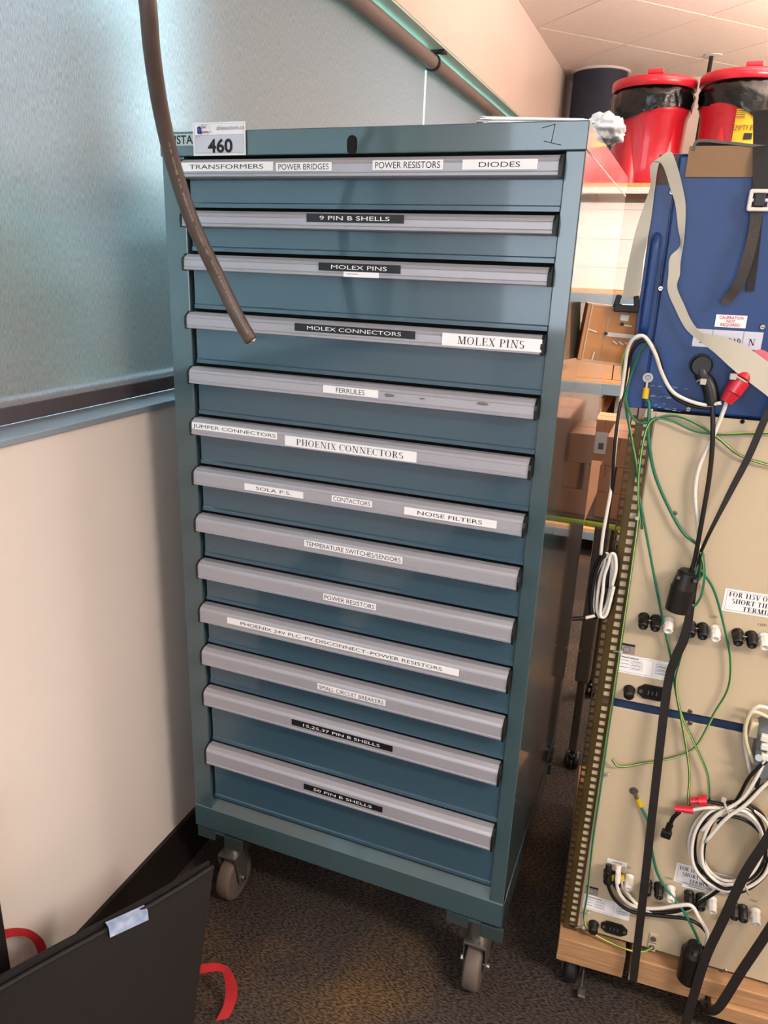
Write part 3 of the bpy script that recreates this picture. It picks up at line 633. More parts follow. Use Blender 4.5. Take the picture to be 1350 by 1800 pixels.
def tlabel(par, corners_u, corners_z, lines, m_paper=white_l, border=True, h=.009, serif=True, inkm=ink, wd=None, v=.0005):
    l = MB(); (ua, ub), (za, zb) = corners_u, corners_z; rbox(l, ua, ub, za, zb, v, v+.0005, m_paper)
    if border:
        for q_ in ((ua+.004, ub-.004, za+.003, za+.0034), (ua+.004, ub-.004, zb-.0034, zb-.003), (ua+.004, ua+.0044, za+.003, zb-.003), (ub-.0044, ub-.004, za+.003, zb-.003)): rbox(l, *q_, v+.0005, v+.0006, ink)
    n = len(lines)
    for k, (s_, w_) in enumerate(lines):
        c_ = R((ua+ub)/2, zb-(zb-za)*(k+.5)/n*.86-(zb-za)*.07, v+.0006)
        if serif: serif_text(l, s_, c_, RD, Z, h, inkm, w_, bold=1.35)
        else: l.text(s_, c_, RD, Z, h, inkm, maxw=w_, bold=.015)
    return l.build('label_plate', par)
tlabel(up, (.1865, .318), (.931, .972), [('FOR 115V OPERATION', .118), ('SHORT THE TWO 0V', .105), ('TERMINALS', .068)], h=.0085)
tlabel(lo, (.196, .300), (.352, .396), [('FOR 115V OPERATION', .092), ('SHORT THE 330V', .078), ('TERMINALS', .05)], h=.0085)
for (a, b_, c, d_) in ((.070, .108, .353, .364), (.212, .262, .344, .355)):
    l = MB(); rbox(l, a, b_, c, d_, .0005, .001, white_l); rbox(l, a+.01, b_-.01, (c+d_)/2-.001, (c+d_)/2+.0005, .001, .0012, greyink); l.build('label_plate', lo)
gl = MB(); c_ = at(1147, 1655, 0); uu, zz = (c_-RO).dot(RD), c_.z
rbox(gl, uu-.008, uu+.008, zz-.022, zz+.022, .0005, .003, cream, .0008); rbox(gl, uu-.008, uu+.008, zz-.001, zz, .003, .0034, dark)
for k in (-.011, .011): gl.cyl(R(uu, zz+k, .003), R(uu, zz+k, .006), .0055, zinc, n=14)
gl.build('ground_lug', lo)
bh = MB(); c_ = at(1305, 741, .0008); bh.cyl(c_-RN*.0002, c_+RN*.0003, .0035, dark, n=16); bh.build('screw_hole', up)

# blue load box on top
bb = thing('blue_load_box', 'dark blue steel AC load box sitting on top of the beige panels', 'equipment box', R(.24, 1.2615), RA)
b = MB(); rbox(b, -.0035, .49, 1.2615, 1.643, -.40, -.004, bluem, .003); b.build('chassis', bb)
b = MB(); rbox(b, .0125, .49, 1.2625, 1.640, -.003, .0, bluem, .003); b.build('front_plate', bb)
b = MB(); rbox(b, -.016, .0105, 1.262, 1.641, -.004, .0005, bluem, .001); b.build('mounting_flange', bb)
b = MB(); zt_, zb_ = 1.523, 1.385; b.tube([R(-.004, zt_+.002, .0), R(-.004, zt_+.001, .018), R(-.004, zt_-.006, .026), R(-.004, zt_-.02, .028), R(-.004, (zt_+zb_)/2, .028), R(-.004, zb_+.02, .028), R(-.004, zb_+.006, .026), R(-.004, zb_-.001, .018), R(-.004, zb_-.002, .0)], .0075, bluem, 16); b.build('carry_handle', bb)
for px, py in ((1161, 507), (1181, 338), (1210, 719), (1340, 575)): screw(px, py, bb, .0005)
l = tlabel(bb, (.0995, .1435), (1.398, 1.4165), [('CALIBRATION', .034), ('NOT', .012), ('REQUIRED', .028)], border=False, h=.0042, serif=False, inkm=redink)
l = MB(); rbox(l, .0715, .170, 1.3665, 1.3935, .0005, .0009, lilac_l)
for u_ in (.0985, .1425): rbox(l, u_, u_+.0006, 1.3665, 1.3935, .0009, .001, ink)
serif_text(l, 'L', R(.085, 1.377, .001), RD, Z, .0095, ink, .008, 1.3); serif_text(l, 'AC LOAD', R(.1205, 1.378, .001), RD, Z, .0085, ink, .041, 1.3); serif_text(l, 'N', R(.156, 1.378, .001), RD, Z, .0098, ink, .0105, 1.3); l.build('label_plate', bb)
brn = MB(); rbox(brn, -.016, .011, 1.6, 1.641, .0006, .0012, mat('brown_tape', '#4b3426', .6)); brn.build('brown_tape', bb)
sc_ = MB()
for k in range(26):
    c_ = R(random.uniform(.02, .075), random.choice((1.27, 1.283, 1.30, 1.264))+random.uniform(-.002, .002), .0006); a = random.uniform(.001, .005)
    sc_.add([c_-RD*a, c_+RD*a+Z*.0008, c_+RD*a*.8+Z*.0016, c_-RD*a*.7+Z*.001], [[0, 1, 2, 3]], mat('chipped_paint', '#9aa0ac', .7))
sc_.build('paint_scratches', bb)
hbm = MB(); hbm.lohi((.024, -.0035, 1.610), (.150, -.0005, 1.652), hardb, .0004, MR); hbm.build('hardboard_piece', label='brown hardboard strip leaning on the upper front of the blue box', cat='board')
gsm = MB(); gsm.strap([R(.03, 1.646, -.03), R(.036, 1.6585, -.03), R(.08, 1.655, -.03), R(.125, 1.650, -.03), R(.2, 1.647, -.03)], [RN*.035]*5, greyfoam, .004); gsm.build('foam_sheet', label='dark grey sheet lying on top of the blue box', cat='sheet')

# ================================================================== CABLES, STRAPS AND PLUGS
def wire(name, label, pts, r, m=blk_w, stripe=None, cat='wire', group=None, res=6, par=None):
    t = MB(); P = [at(p[0], p[1], p[2]) if len(p) == 3 else p[0] for p in pts]; t.tube(P, r, m, 10, stripe, res)
    if par: return t.build(name, par)
    return t.build(name, label=label, cat=cat, group=group)
def ringlug(par, px, py, v, ang, r=.0045):
    c_ = at(px, py, v); t = MB(); e = V((math.cos(ang), 0, math.sin(ang))); d_ = RD*e.x+Z*e.z; s_ = RD*(-e.z)+Z*e.x
    n = 24; vs = []
    for k in range(n):
        a = 2*math.pi*k/n; dd = d_*math.cos(a)+s_*math.sin(a)
        for rr, o in ((.008, 0), (.0045, 0), (.0045, .0012), (.008, .0012)): vs.append(c_+dd*rr+RN*o)
    t.add(vs, [[k*4+j, k*4+(j+1) % 4, ((k+1) % n)*4+(j+1) % 4, ((k+1) % n)*4+j] for k in range(n) for j in range(4)], chrome)
    t.cyl(c_+d_*.007+RN*.001, c_+d_*.018+RN*.002, .004, chrome, n=12); t.cyl(c_, c_+RN*.004, .0042, zinc, n=8); t.build('ring_terminal', par)
    q = MB(); q.cyl(c_+d_*.016+RN*.002, c_+d_*.033+RN*.002, .0052, yel, n=14); q.build('insulator_sleeve', par, label='yellow sleeve'); return c_+d_*.033+RN*.002

# plain green ground wire with ring lug on the blue box
t = thing('ground_wire', 'plain green ground wire with yellow-sleeved ring terminal on the blue box', 'wire', at(1139, 664, .002))
e1 = ringlug(t, 1139, 664, .001, -math.pi/2)
wire('conductor', '', [(e1,), (1141, 712, .006), (1140, 770, .012), (1150, 830, .012), (1172, 885, .012), (1200, 935, .014), (1228, 960, .016), (1236, 985, .016), (1233, 1010, .014), (1215, 1035, .016)], .0027, grn_w, par=t)
t = thing('ground_wire', 'green ground wire with yellow-sleeved ring terminal on the lower panel', 'wire', at(1114, 1390, .002))
e1 = ringlug(t, 1114, 1390, .001, -math.radians(60))
wire('conductor', '', [(e1,), (1140, 1448, .008), (1147, 1500, .008), (1160, 1545, .012), (1200, 1600, .03), (1222, 1640, .03), (1233, 1668, .03)], .0027, grn_w, par=t)
GY = 'green and yellow striped ground wires on the rack'
for lab, pts in (
 ('striped green wire running down beside the slotted rack rail', [(1138, 600, .03), (1116, 640, .02), (1100, 700, .012), (1108, 760, .006), (1120, 830, .006), (1122, 900, .006), (1110, 1000, .006), (1096, 1100, .006), (1082, 1200, .006), (1067, 1300, .006), (1055, 1390, .006), (1042, 1480, .006), (1033, 1570, .006), (1027, 1618, .006), (1045, 1642, .012), (1100, 1668, .02), (1130, 1672, .01), (1147, 1664, .006)]),
 ('striped green wire crossing from handle down to the tall rail', [(1126, 592, .03), (1105, 605, .03), (1094, 640, .02), (1096, 680, .015), (1105, 720, .012), (1118, 740, .01), (1135, 743, .01), (1180, 730, .008), (1225, 745, .008), (1262, 770, .01), (1300, 800, .01), (1350, 817, .01), (1380, 820, .01)]),
 ('striped green wire arching right beneath the blue box', [(1128, 930, .006), (1122, 860, .008), (1130, 780, .01), (1146, 738, .012), (1180, 740, .012), (1220, 757, .012), (1262, 763, .012), (1310, 762, .012), (1380, 760, .012)]),
 ('striped green wire swinging right around the middle terminals', [(1231, 1000, .02), (1256, 1040, .015), (1275, 1110, .012), (1284, 1160, .012), (1280, 1210, .012), (1255, 1255, .012), (1225, 1310, .012), (1190, 1330, .012), (1130, 1342, .012), (1090, 1348, .014), (1076, 1336, .014)]),
 ('striped green wire dropping straight to the red crimp connector', [(1123, 870, .008), (1140, 960, .012), (1163, 1080, .014), (1180, 1160, .014), (1188, 1215, .014), (1204, 1300, .014), (1212, 1360, .014), (1210, 1410, .014), (1220, 1425, .014)]),
 ('striped green wire hanging past the plug to the red cap', [(1234, 965, .022), (1228, 1010, .024), (1216, 1060, .024), (1212, 1100, .022), (1196, 1160, .018), (1188, 1200, .018), (1196, 1250, .014), (1222, 1310, .014), (1243, 1360, .014), (1247, 1405, .014)])):
    wire('ground_wire', lab, pts, .0021, grn_w, yel_w, group=GY)
t = wire('wire_loop', 'pale green wire tied in a narrow loop in front of the black plug', [(1237, 975, .03), (1222, 1010, .03), (1213, 1040, .03), (1214, 1060, .032), (1222, 1064, .034), (1233, 1045, .034), (1238, 1015, .034), (1237, 990, .032), (1232, 970, .03)], .0022, grn_w, yel_w)
# white / black pair around the handle
for lab, nm, pts, r, m in (
 ('white wire looped over the blue handle and hanging left', 'white_wire', [(1268, 708, .03), (1240, 712, .022), (1205, 702, .02), (1180, 686, .02), (1163, 655, .026), (1153, 625, .038), (1140, 600, .044), (1128, 590, .046), (1113, 596, .044), (1103, 615, .036), (1098, 650, .026), (1091, 700, .018), (1084, 760, .016), (1079, 810, .016), (1074, 860, .016), (1066, 905, .016), (1060, 940, .016), (1056, 975, .014)], .003, wht_w),
 ('black wire looped over the blue handle and hanging left', 'black_wire', [(1244, 718, .016), (1215, 713, .012), (1185, 698, .01), (1168, 668, .016), (1159, 632, .028), (1148, 606, .034), (1130, 599, .036), (1114, 612, .034), (1104, 640, .026), (1098, 675, .016), (1087, 730, .022), (1080, 790, .024), (1076, 850, .018), (1070, 900, .008), (1064, 950, .008), (1054, 990, .008)], .0028, blk_w)):
    wire(nm, lab, pts, r, m)
# hanging coil left of the rail
ck = thing('coiled_wires', 'tied coil of white and black wires hanging left of the rack rail', 'wire coil', at(1060, 1060, .01))
def loopw(cx, cy, rx, ry, v, r, m, tilt, par, nm, turns=1, jit=2):
    pts = []
    for k in range(int(13*turns)+1):
        a = 2*math.pi*k/13; dx, dy = rx*math.cos(a), ry*math.sin(a)
        pts.append((cx+dx*math.cos(tilt)-dy*math.sin(tilt)+random.uniform(-jit, jit), cy+dx*math.sin(tilt)+dy*math.cos(tilt)+random.uniform(-jit, jit), v+.002*math.sin(a*1.3)))
    return wire(nm, '', pts, r, m, par=par)
for k, (cx, rx, m, v) in enumerate(((1064, 12, wht_w, .018), (1059, 15, wht_w, .010), (1063, 19, blk_w, .006), (1054, 10, blk_w, .016), (1069, 8, wht_w, .024), (1053, 14, blk_w, .003), (1057, 17, wht_w, .002), (1070, 14, blk_w, .012))): loopw(cx, 1030, rx, 53+(rx % 3)*2, v, .0030, m, .17, ck, 'white_loop' if m == wht_w else 'black_loop')
q = MB(); q.cyl(at(1006, 1088, .02), at(1030, 1086, .02), .004, blackp, n=10); q.cyl(at(1030, 1086, .02), at(1046, 1082, .02), .003, whplas, n=10); q.build('wire_tail', ck)
# black jack and red jack on the load box
def jack(name, label, c0, path, m, cable, mc, rc):
    t = thing(name, label, 'plug', at(c0[0], c0[1], .0))
    b = MB(); c_ = at(*c0, 0)
    if m is blackp:
        b.cyl(c_, c_+RN*.014, .0175, m, n=28); b.cyl(c_+RN*.014, c_+RN*.020, .0165, m, r2=.014, n=28); b.tube([at(*c0, .008), at(1235, 661, .012), at(1246, 676, .016), at(1252, 702, .018), at(1252, 712, .018)], .011, m, 16)
    else:
        P = [at(*p) for p in path]; b.cyl(P[0], P[1], .018, m, r2=.0145, n=28); b.cyl(P[1], P[2], .0145, m, r2=.0132, n=28); b.cyl(P[2], P[3], .0132, m, r2=.0095, n=28)
    b.build('plug_body', t); return t
t = jack('black_plug', 'black round banana plug below the AC LOAD label', (1232, 641), None, blackp, None, None, 0)
zt2 = MB(); zt2.tube([at(1236+11*math.cos(a*.524+3), 671+3*math.sin(a*.524+3), .014+.013*math.sin(a*.524)) for a in range(8)], .0016, tie, 6); zt2.box((0, 0, 0), (.009, .006, .009), tie, .001, Matrix.Translation(at(1236, 671, .03))); zt2.build('cable_tie', t)
wire('cable', '', [(1252, 705, .018), (1253, 760, .022), (1248, 830, .022), (1233, 920, .024), (1222, 980, .024), (1213, 1010, .024)], .0038, blk_w, par=t)
pg = MB(); A, B = at(1208, 1006, .03), at(1191, 1072, .03); e_ = (B-A).normalized()
pg.cyl(A, A+e_*.028, .015, blackp, r2=.0195, n=26); pg.cyl(A+e_*.028, B, .0205, blackp, n=26); pg.cyl(A-e_*.004, A, .012, blackp, n=20)
sd = e_.cross(RN).normalized()
for k in (-.013, .013): pg.cyl(A+sd*k+e_*.006+RN*.008, A+sd*k+e_*.006+RN*.017, .0045, blackp, n=12); pg.cyl(A+sd*k+e_*.006+RN*.017, A+sd*k+e_*.006+RN*.0185, .003, chrome, n=10)
pg.build('twist_lock_connector', t, label='large black connector')
t = jack('red_plug', 'red plug angled on the blue box with white wires entering', (1320, 640), [(1326, 634, .012), (1303, 668, .026), (1288, 690, .028), (1276, 706, .028)], redm, None, None, 0)
b = MB(); b.cyl(at(1334, 634, .0005), at(1334, 634, .013), .0165, redm, n=26); b.build('socket_collar', t)
wire('lead', '', [(1279, 702, .026), (1265, 740, .02), (1250, 775, .018), (1228, 825, .016), (1222, 870, .016), (1227, 920, .018), (1229, 970, .02)], .0033, wht_w, par=t)
zt2 = MB(); zt2.tube([at(1292+a*4.2, 660+a*2.6, .041-.001*(a-2.5)**2) for a in range(6)], .0018, tie, 6); zt2.box((0, 0, 0), (.01, .007, .009), tie, .001, Matrix.Translation(at(1289, 662, .038))); zt2.build('cable_tie', t)
# lower plug
t = thing('black_plug', 'large black plug hanging at the panel bottom with white and green wires', 'plug', at(1216, 1710, .03))
pg = MB(); A, B = at(1222, 1660, .035), at(1210, 1722, .035); e_ = (B-A).normalized()
pg.cyl(A, A+e_*.02, .013, blackp, r2=.0215, n=26); pg.cyl(A+e_*.02, B-e_*.004, .0225, blackp, n=26); pg.cyl(B-e_*.004, B, .0225, blackp, r2=.019, n=26)
pg.box((0, 0, 0), (.012, .008, .012), blackp, .002, Matrix.Translation(A+e_*.006+RN*.014)); pg.cyl(A+e_*.006+RN*.018, A+e_*.006+RN*.02, .004, chrome, n=10); pg.build('plug_body', t)
wire('white_lead', '', [(1086, 1532, .028), (1084, 1548, .028), (1090, 1572, .024), (1112, 1592, .02), (1150, 1597, .024), (1190, 1592, .03), (1215, 1592, .034), (1228, 1612, .036), (1243, 1640, .036), (1240, 1668, .036)], .0036, wht_w, par=t)
wire('black_lead', '', [(1069, 1532, .028), (1068, 1552, .026), (1080, 1580, .02), (1110, 1602, .02), (1160, 1610, .022), (1210, 1616, .03), (1238, 1634, .034), (1246, 1655, .036), (1232, 1672, .036)], .0034, blk_w, par=t)
for px, m in ((1070, blackp), (1087, whplas)):
    q = MB(); q.cyl(at(px, 1520, .018), at(px-1, 1552, .03), .0062, m, r2=.0045, n=14); q.build('banana_jack', t)
for px in (1076, 1093): q = MB(); q.cyl(at(px, 1538, .012), at(px+2, 1548, .016), .0045, yel, n=12); q.build('yellow_sleeve', t, label='yellow sleeve')
# the big coil
bc = thing('cable_coil', 'large round coil of white and black wires hanging on the lower panel', 'wire coil', at(1280, 1490, .02))
CX, CY = 1285, 1490
for k in range(9):
    m = wht_w if k % 2 == 0 else blk_w; rx = 52+random.uniform(-4, 24); ry = 58+random.uniform(-2, 24)
    loopw(CX+random.uniform(-4, 6), CY+random.uniform(-4, 4), rx, ry, .016+.0045*(k % 5), .0031, m, .25, bc, 'white_loop' if m == wht_w else 'black_loop', 1.0, 1.5)
for (ax, ay, bx, by) in ((1272, 1408, 1283, 1438), (1305, 1545, 1316, 1572)):
    q = MB(); q.tube([at(ax, ay, .03), at((ax+bx)/2, (ay+by)/2, .044), at(bx, by, .03)], .0022, tie, 6); q.box((0, 0, 0), (.008, .006, .008), tie, .001, Matrix.Translation(at(ax, ay-2, .036))); q.build('cable_tie', bc)
for k, (m, pts) in enumerate(((wht_w, [(1232, 1462, .03), (1260, 1432, .036), (1300, 1408, .038), (1328, 1370, .04), (1352, 1320, .04), (1375, 1280, .04)]), (blk_w, [(1245, 1445, .028), (1290, 1412, .034), (1318, 1365, .04), (1350, 1335, .04), (1380, 1300, .04)]), (blk_w, [(1262, 1448, .03), (1305, 1415, .034), (1335, 1385, .036), (1380, 1360, .036)]), (wht_w, [(1240, 1480, .036), (1275, 1440, .04), (1310, 1415, .042), (1345, 1380, .042), (1380, 1350, .042)]))):
    wire('outgoing_lead', '', pts, .0031, m, par=bc)
wire('white_lead', '', [(1088, 1538, .016), (1096, 1560, .016), (1120, 1590, .014), (1150, 1606, .014), (1180, 1610, .018), (1215, 1596, .02), (1250, 1570, .022), (1275, 1560, .024)], .0034, wht_w, par=bc)
wire('black_lead', '', [(1075, 1545, .012), (1090, 1570, .012), (1120, 1594, .012), (1160, 1604, .014), (1205, 1598, .02), (1240, 1580, .024), (1270, 1560, .026)], .0034, blk_w, par=bc)
# red connectors
t = thing('red_wire_caps', 'two red crimp wire caps joined to the top of the coil', 'connector', at(1215, 1412, .02))
for (a, b_, r1, r2, nm) in (((1214, 1408), (1243, 1407), .0065, .010, 'large_cap'), ((1186, 1421), (1218, 1424), .0055, .007, 'small_cap')):
    q = MB(); A, B = at(*a, .026), at(*b_, .026); M2 = A.lerp(B, .5); q.cyl(A, M2, r1, redm, n=18); q.cyl(M2, B, r2, redm, n=18); q.build(nm, t)
wire('stub', '', [(1240, 1408, .026), (1262, 1412, .03), (1290, 1418, .032)], .0034, blk_w, par=t); wire('stub', '', [(1216, 1424, .026), (1240, 1420, .03), (1268, 1420, .032)], .0032, wht_w, par=t)
t = thing('spade_plug', 'small black spade plug on a short cord beside the red caps', 'plug', at(1170, 1460, .02))
wire('cord', '', [(1194, 1427, .024), (1183, 1438, .022), (1177, 1452, .02)], .004, blk_w, par=t)
q = MB(); A, B = at(1178, 1449, .02), at(1168, 1474, .02); e_ = (B-A).normalized(); q.cyl(A, A+e_*.012, .006, blackp, n=14); s_ = e_.cross(RN)
MM = Matrix(((s_.x, RN.x, e_.x, 0), (s_.y, RN.y, e_.y, 0), (s_.z, RN.z, e_.z, 0), (0, 0, 0, 1))); q.box((0, 0, 0), (.018, .01, .016), blackp, .002, Matrix.Translation(A.lerp(B, .68)) @ MM); q.build('spade_body', t)
# grey outlet at the right edge
t = thing('grey_breaker', 'grey cast module with terminals at the right edge of the lower panel', 'electrical module', at(1340, 1290, 0))
q = MB(); vs = [at(*p, 0.001) for p in ((1331, 1262), (1390, 1240), (1390, 1365), (1328, 1345), (1322, 1318))]; vs2 = [p+RN*.035 for p in vs]; n = 5
q.add(vs+vs2, [list(range(n)), list(range(n, 2*n))]+[[i, (i+1) % n, n+(i+1) % n, n+i] for i in range(n)], mat('cast_grey', '#6d7378', .45, .3)); q.build('module_body', t)
q = MB(); q.box((0, 0, 0), (.018, .02, .03), crm_w, .003, Matrix.Translation(at(1327, 1280, .012))); q.build('terminal_block', t)
q = MB()
for py in (1297, 1312, 1330): q.box((0, 0, 0), (.014, .01, .012), whplas, .002, Matrix.Translation(at(1345, py, .04)))
q.cyl(at(1334, 1332, .035), at(1334, 1332, .044), .006, chrome, n=14); q.build('clamp_screws', t)
for pts, m in (([(1378, 1258, .03), (1350, 1245, .03), (1330, 1243, .03), (1314, 1262, .026), (1309, 1295, .022), (1314, 1335, .02), (1322, 1370, .02)], wht_w), ([(1380, 1275, .03), (1345, 1258, .03), (1322, 1252, .03), (1311, 1275, .03), (1312, 1305, .028), (1325, 1342, .026)], crm_w), ([(1335, 1350, .02), (1333, 1370, .026), (1330, 1385, .03)], blk_w)):
    wire('lead', '', pts, .0034, m, par=t)
# wire ties on the rail
for px, py in ((1118, 911), (1090, 1146), (1068, 1362), (1033, 1605), (1024, 1631)):
    q = MB(); q.tube([at(px-12, py, .0), at(px-6, py-1, .005), at(px, py, .009), at(px+3, py+1, .004)], .0014, tie, 6); q.box((0, 0, 0), (.006, .005, .006), tie, .001, Matrix.Translation(at(px+2, py, .009)))
    q.build('cable_tie', label='clear nylon cable tie on the rack rail, ' + {911: 'the topmost', 1146: 'beside the upper rating plate', 1362: 'midway down the lower panel', 1605: 'beside the lower rating plate', 1631: 'at the foot of the rail'}[py], cat='cable tie', group='ties on the rack rail')

# straps
def strapo(label, pts, hw, name='black_strap', m=strapm, th=.0016, par=None):
    P = [at(p[0], p[1], p[2]) for p in pts]; Wd = []
    for i, p in enumerate(P):
        t = (P[min(i+1, len(P)-1)]-P[max(i-1, 0)]).normalized(); s_ = t.cross(RN).normalized()
        k = pts[i][3] if len(pts[i]) > 3 else 1; tw = pts[i][4] if len(pts[i]) > 4 else 0
        Wd.append((Matrix.Rotation(tw, 3, t) @ s_)*hw*k)
    b = MB(); b.strap(P, Wd, m, th)
    if par: return b.build(name, par)
    return b.build(name, label=label, cat='strap', group='black tie-down straps')
strapo('long black strap running from the right edge down past the dolly front', [(1395, 640, .03, .7), (1352, 720, .03, .7), (1317, 800, .03, .7), (1282, 868, .03, .6), (1240, 952, .03, .4, .8), (1228, 990, .03, .5, .9), (1206, 1110, .028), (1186, 1160, .026), (1172, 1215, .024), (1150, 1400, .035), (1130, 1580, .045), (1113, 1724, .05)], .0075)
strapo('black strap crossing the cable coil diagonally at the lower right', [(1400, 1380, .06), (1352, 1470, .06), (1310, 1535, .06), (1270, 1620, .06), (1238, 1690, .06), (1205, 1800, .06), (1185, 1860, .06)], .0085)
strapo('black strap leaning at the bottom right corner of the photo', [(1420, 1520, .05), (1360, 1622, .05), (1305, 1705, .05), (1262, 1772, .05), (1240, 1776, .04), (1238, 1758, .03)], .0088)
bt = thing('buckled_strap', 'black webbing strap over the blue box with white plastic buckle and frayed tail', 'strap', at(1335, 352, .01))
strapo('', [(1338, 195, -.02), (1338, 262, .006), (1338, 300, .012), (1336, 345, .014)], .0105, 'upper_webbing', par=bt)
strapo('', [(1331, 352, .016), (1328, 390, .018, .7), (1318, 440, .03, .7), (1302, 490, .03, .7), (1282, 522, .024, .7), (1270, 535, .024, .45)], .011, 'loose_tail', mat('grey_webbing', '#3a332e', .7, var=.25, scale=300), par=bt)
strapo('', [(1333, 380, .010), (1326, 450, .006), (1318, 512, .004)], .006, 'lower_webbing', par=bt)
q = MB(); c_ = at(1336, 352, .02); M4 = Matrix.Translation(c_) @ Matrix.Rotation(RA, 4, 'Z')
for (cx, cz, sx, sz) in ((-.013, 0, .006, .028), (.013, 0, .006, .028), (0, .012, .03, .006), (0, -.012, .03, .006), (0, 0, .024, .005)): q.box((cx, 0, cz), (sx, .006, sz), whplas, .002, M4)
q.box((-.001, -.003, 0), (.015, .004, .019), blackp, .002, M4); q.build('buckle', bt, label='white plastic buckle')

# ivory ribbon cable
rb = thing('ribbon_cable', 'wide ivory flat ribbon cable draped over the corner of the blue box', 'cable', at(1150, 275, .03))
b = MB(); rp = [((1106, 526), (10, 0), .0), ((1111, 508), (15, 0), .0), ((1118, 459), (13, 0), .002), ((1129, 407), (12, 0), .006), ((1139, 365), (8, 1), .010), ((1147, 328), (4, 0), .014), ((1149, 302), (6, -2), .018), ((1153, 284), (10, -7), .022), ((1166, 275), (13, -8), .026), ((1178, 292), (12, -1), .024), ((1189, 330), (11, 0), .018), ((1196, 360), (9, 1), .016), ((1198, 400), (6, 0), .016), ((1198, 432), (2, 1), .018), ((1187, 458), (9, 6), .018), ((1185, 482), (10, 1), .018), ((1182, 508), (8, -3), .018), ((1195, 540), (8, -3), .018), ((1211, 572), (6, -5), .02), ((1232, 592), (3, -7), .026), ((1262, 606), (6, -14), .032), ((1300, 630), (9, -22), .036), ((1352, 668), (9, -24), .038), ((1400, 706), (9, -24), .038)]
P = []; Wd = []
for (c0, hw_, v) in rp:
    p = at(c0[0], c0[1], v); q_ = at(c0[0]+hw_[0], c0[1]+hw_[1], v+.002); P.append(p); Wd.append(q_-p)
b.strap(P, Wd, ribbonm, .0011, 8); b.build('ribbon', rb)
cn = MB(); c_ = at(1102, 535, .0)
cn.box((0, 0, 0), (.038, .014, .012), blackrub, .002, Matrix.Translation(c_+Z*-.006) @ Matrix.Rotation(RA, 4, 'Z'))
for k in (-.016, .015): cn.box((0, 0, .004), (.008, .012, .02), blackrub, .002, Matrix.Translation(c_+RD*k) @ Matrix.Rotation(.2 if k < 0 else -.2, 4, 'Y'))
cn.box((.002, -.008, 0), (.018, .001, .0015), chrome, 0, Matrix.Translation(c_)); cn.build('connector', rb, label='black connector block')
# clear box with amber look
ab = thing('acrylic_box', 'amber acrylic test box with white markings hanging left of the blue box', 'box', at(1075, 635, -.02))
MA = Matrix.Translation(at(1074, 588, -.035)) @ Matrix.Rotation(math.radians(13), 4, 'Z') @ Matrix.Rotation(.08, 4, 'Y')
amb = mat('amber_sheet', '#cf9052', .25, col2='#b9733c', scale=14, coat=.5, trans=.15)
q = MB(); q.box((-.003, 0, 0), (.092, .045, .092), amb, .0015, MA); q.build('box_body', ab)
q = MB()
for (cx, cz, sx, sz) in ((0, .0445, .088, .003), (0, -.0445, .088, .004), (-.0415, 0, .0025, .09), (.0425, 0, .003, .09), (-.012, 0, .0012, .086)): q.box((cx, -.0235, cz), (sx, .0012, sz), mat('acrylic_edge', '#c7a382', .2, coat=.5), .0004, MA)
q.build('edge_strips', ab)
q = MB()
for (cx, cz, sx, sz, a) in ((.016, .002, .055, .0065, -.03), (-.034, .004, .015, .002, .2), (.012, .030, .013, .009, 0), (.02, .0185, .012, .002, 0), (.005, -.010, .009, .0022, .5), (.015, -.010, .009, .0022, .5), (.025, -.010, .009, .0022, .5), (-.025, -.036, .002, .014, .1)): q.box((0, 0, 0), (sx, .001, sz), whplas, 0, MA @ Matrix.Translation((cx, -.0245, cz)) @ Matrix.Rotation(a, 4, 'Y'))
for (cx, cz) in ((-.012, .002), (.017, .041), (.01, .02)): q.cyl(MA @ V((cx, -.023, cz)), MA @ V((cx, -.027, cz)), .0028, blackp, n=10)
q.build('white_markings', ab, label='white pin strip and marks')

# ================================================================== TABLE WITH BOXES, SHELVING
tb = thing('work_table', 'grey work table with lime green edge on telescopic caster legs', 'table', (1.35, 1.12, 0))
b = MB(); b.lohi((.70, .868, .798), (2.0, 1.42, .816), lime, .006); b.lohi((.703, .872, .8162), (1.997, 1.416, .822), legm, .001); b.build('tabletop', tb)
def tleg(x, y, ang=0):
    b = MB(); b.box((x, y, .56), (.042, .05, .49), legm, .006); o = b.build('leg', tb)
    c = MB(); c.box((x, y, .22), (.024, .034, .30), mat('leg_chrome', '#6a5f55', .3, .7), .004); c.build('inner_tube', o)
    k = MB(); k.cyl((x, y, .045), (x, y, .09), .008, blackp); 
    for s_ in (-.013, .013): k.lathe((x+s_, y+.01, .027), [(0, -.009), (.02, -.009), (.027, -.006), (.027, .006), (.02, .009), (0, .009)], blackp, 24, Matrix.Rotation(math.pi/2, 4, 'Y'))
    k.box((x, y+.006, .044), (.02, .04, .02), blackp, .006); k.build('caster', o)
    for s_ in (-.008, .008): p = MB(); p.cyl((x+s_*2, y-.0255, .42), (x+s_*2, y-.028, .42), .003, chrome, n=8); p.build('bolt', o)
for x_, y_ in ((.752, .89), (.752, 1.345), (1.9, .89), (1.9, 1.345)): tleg(x_, y_)
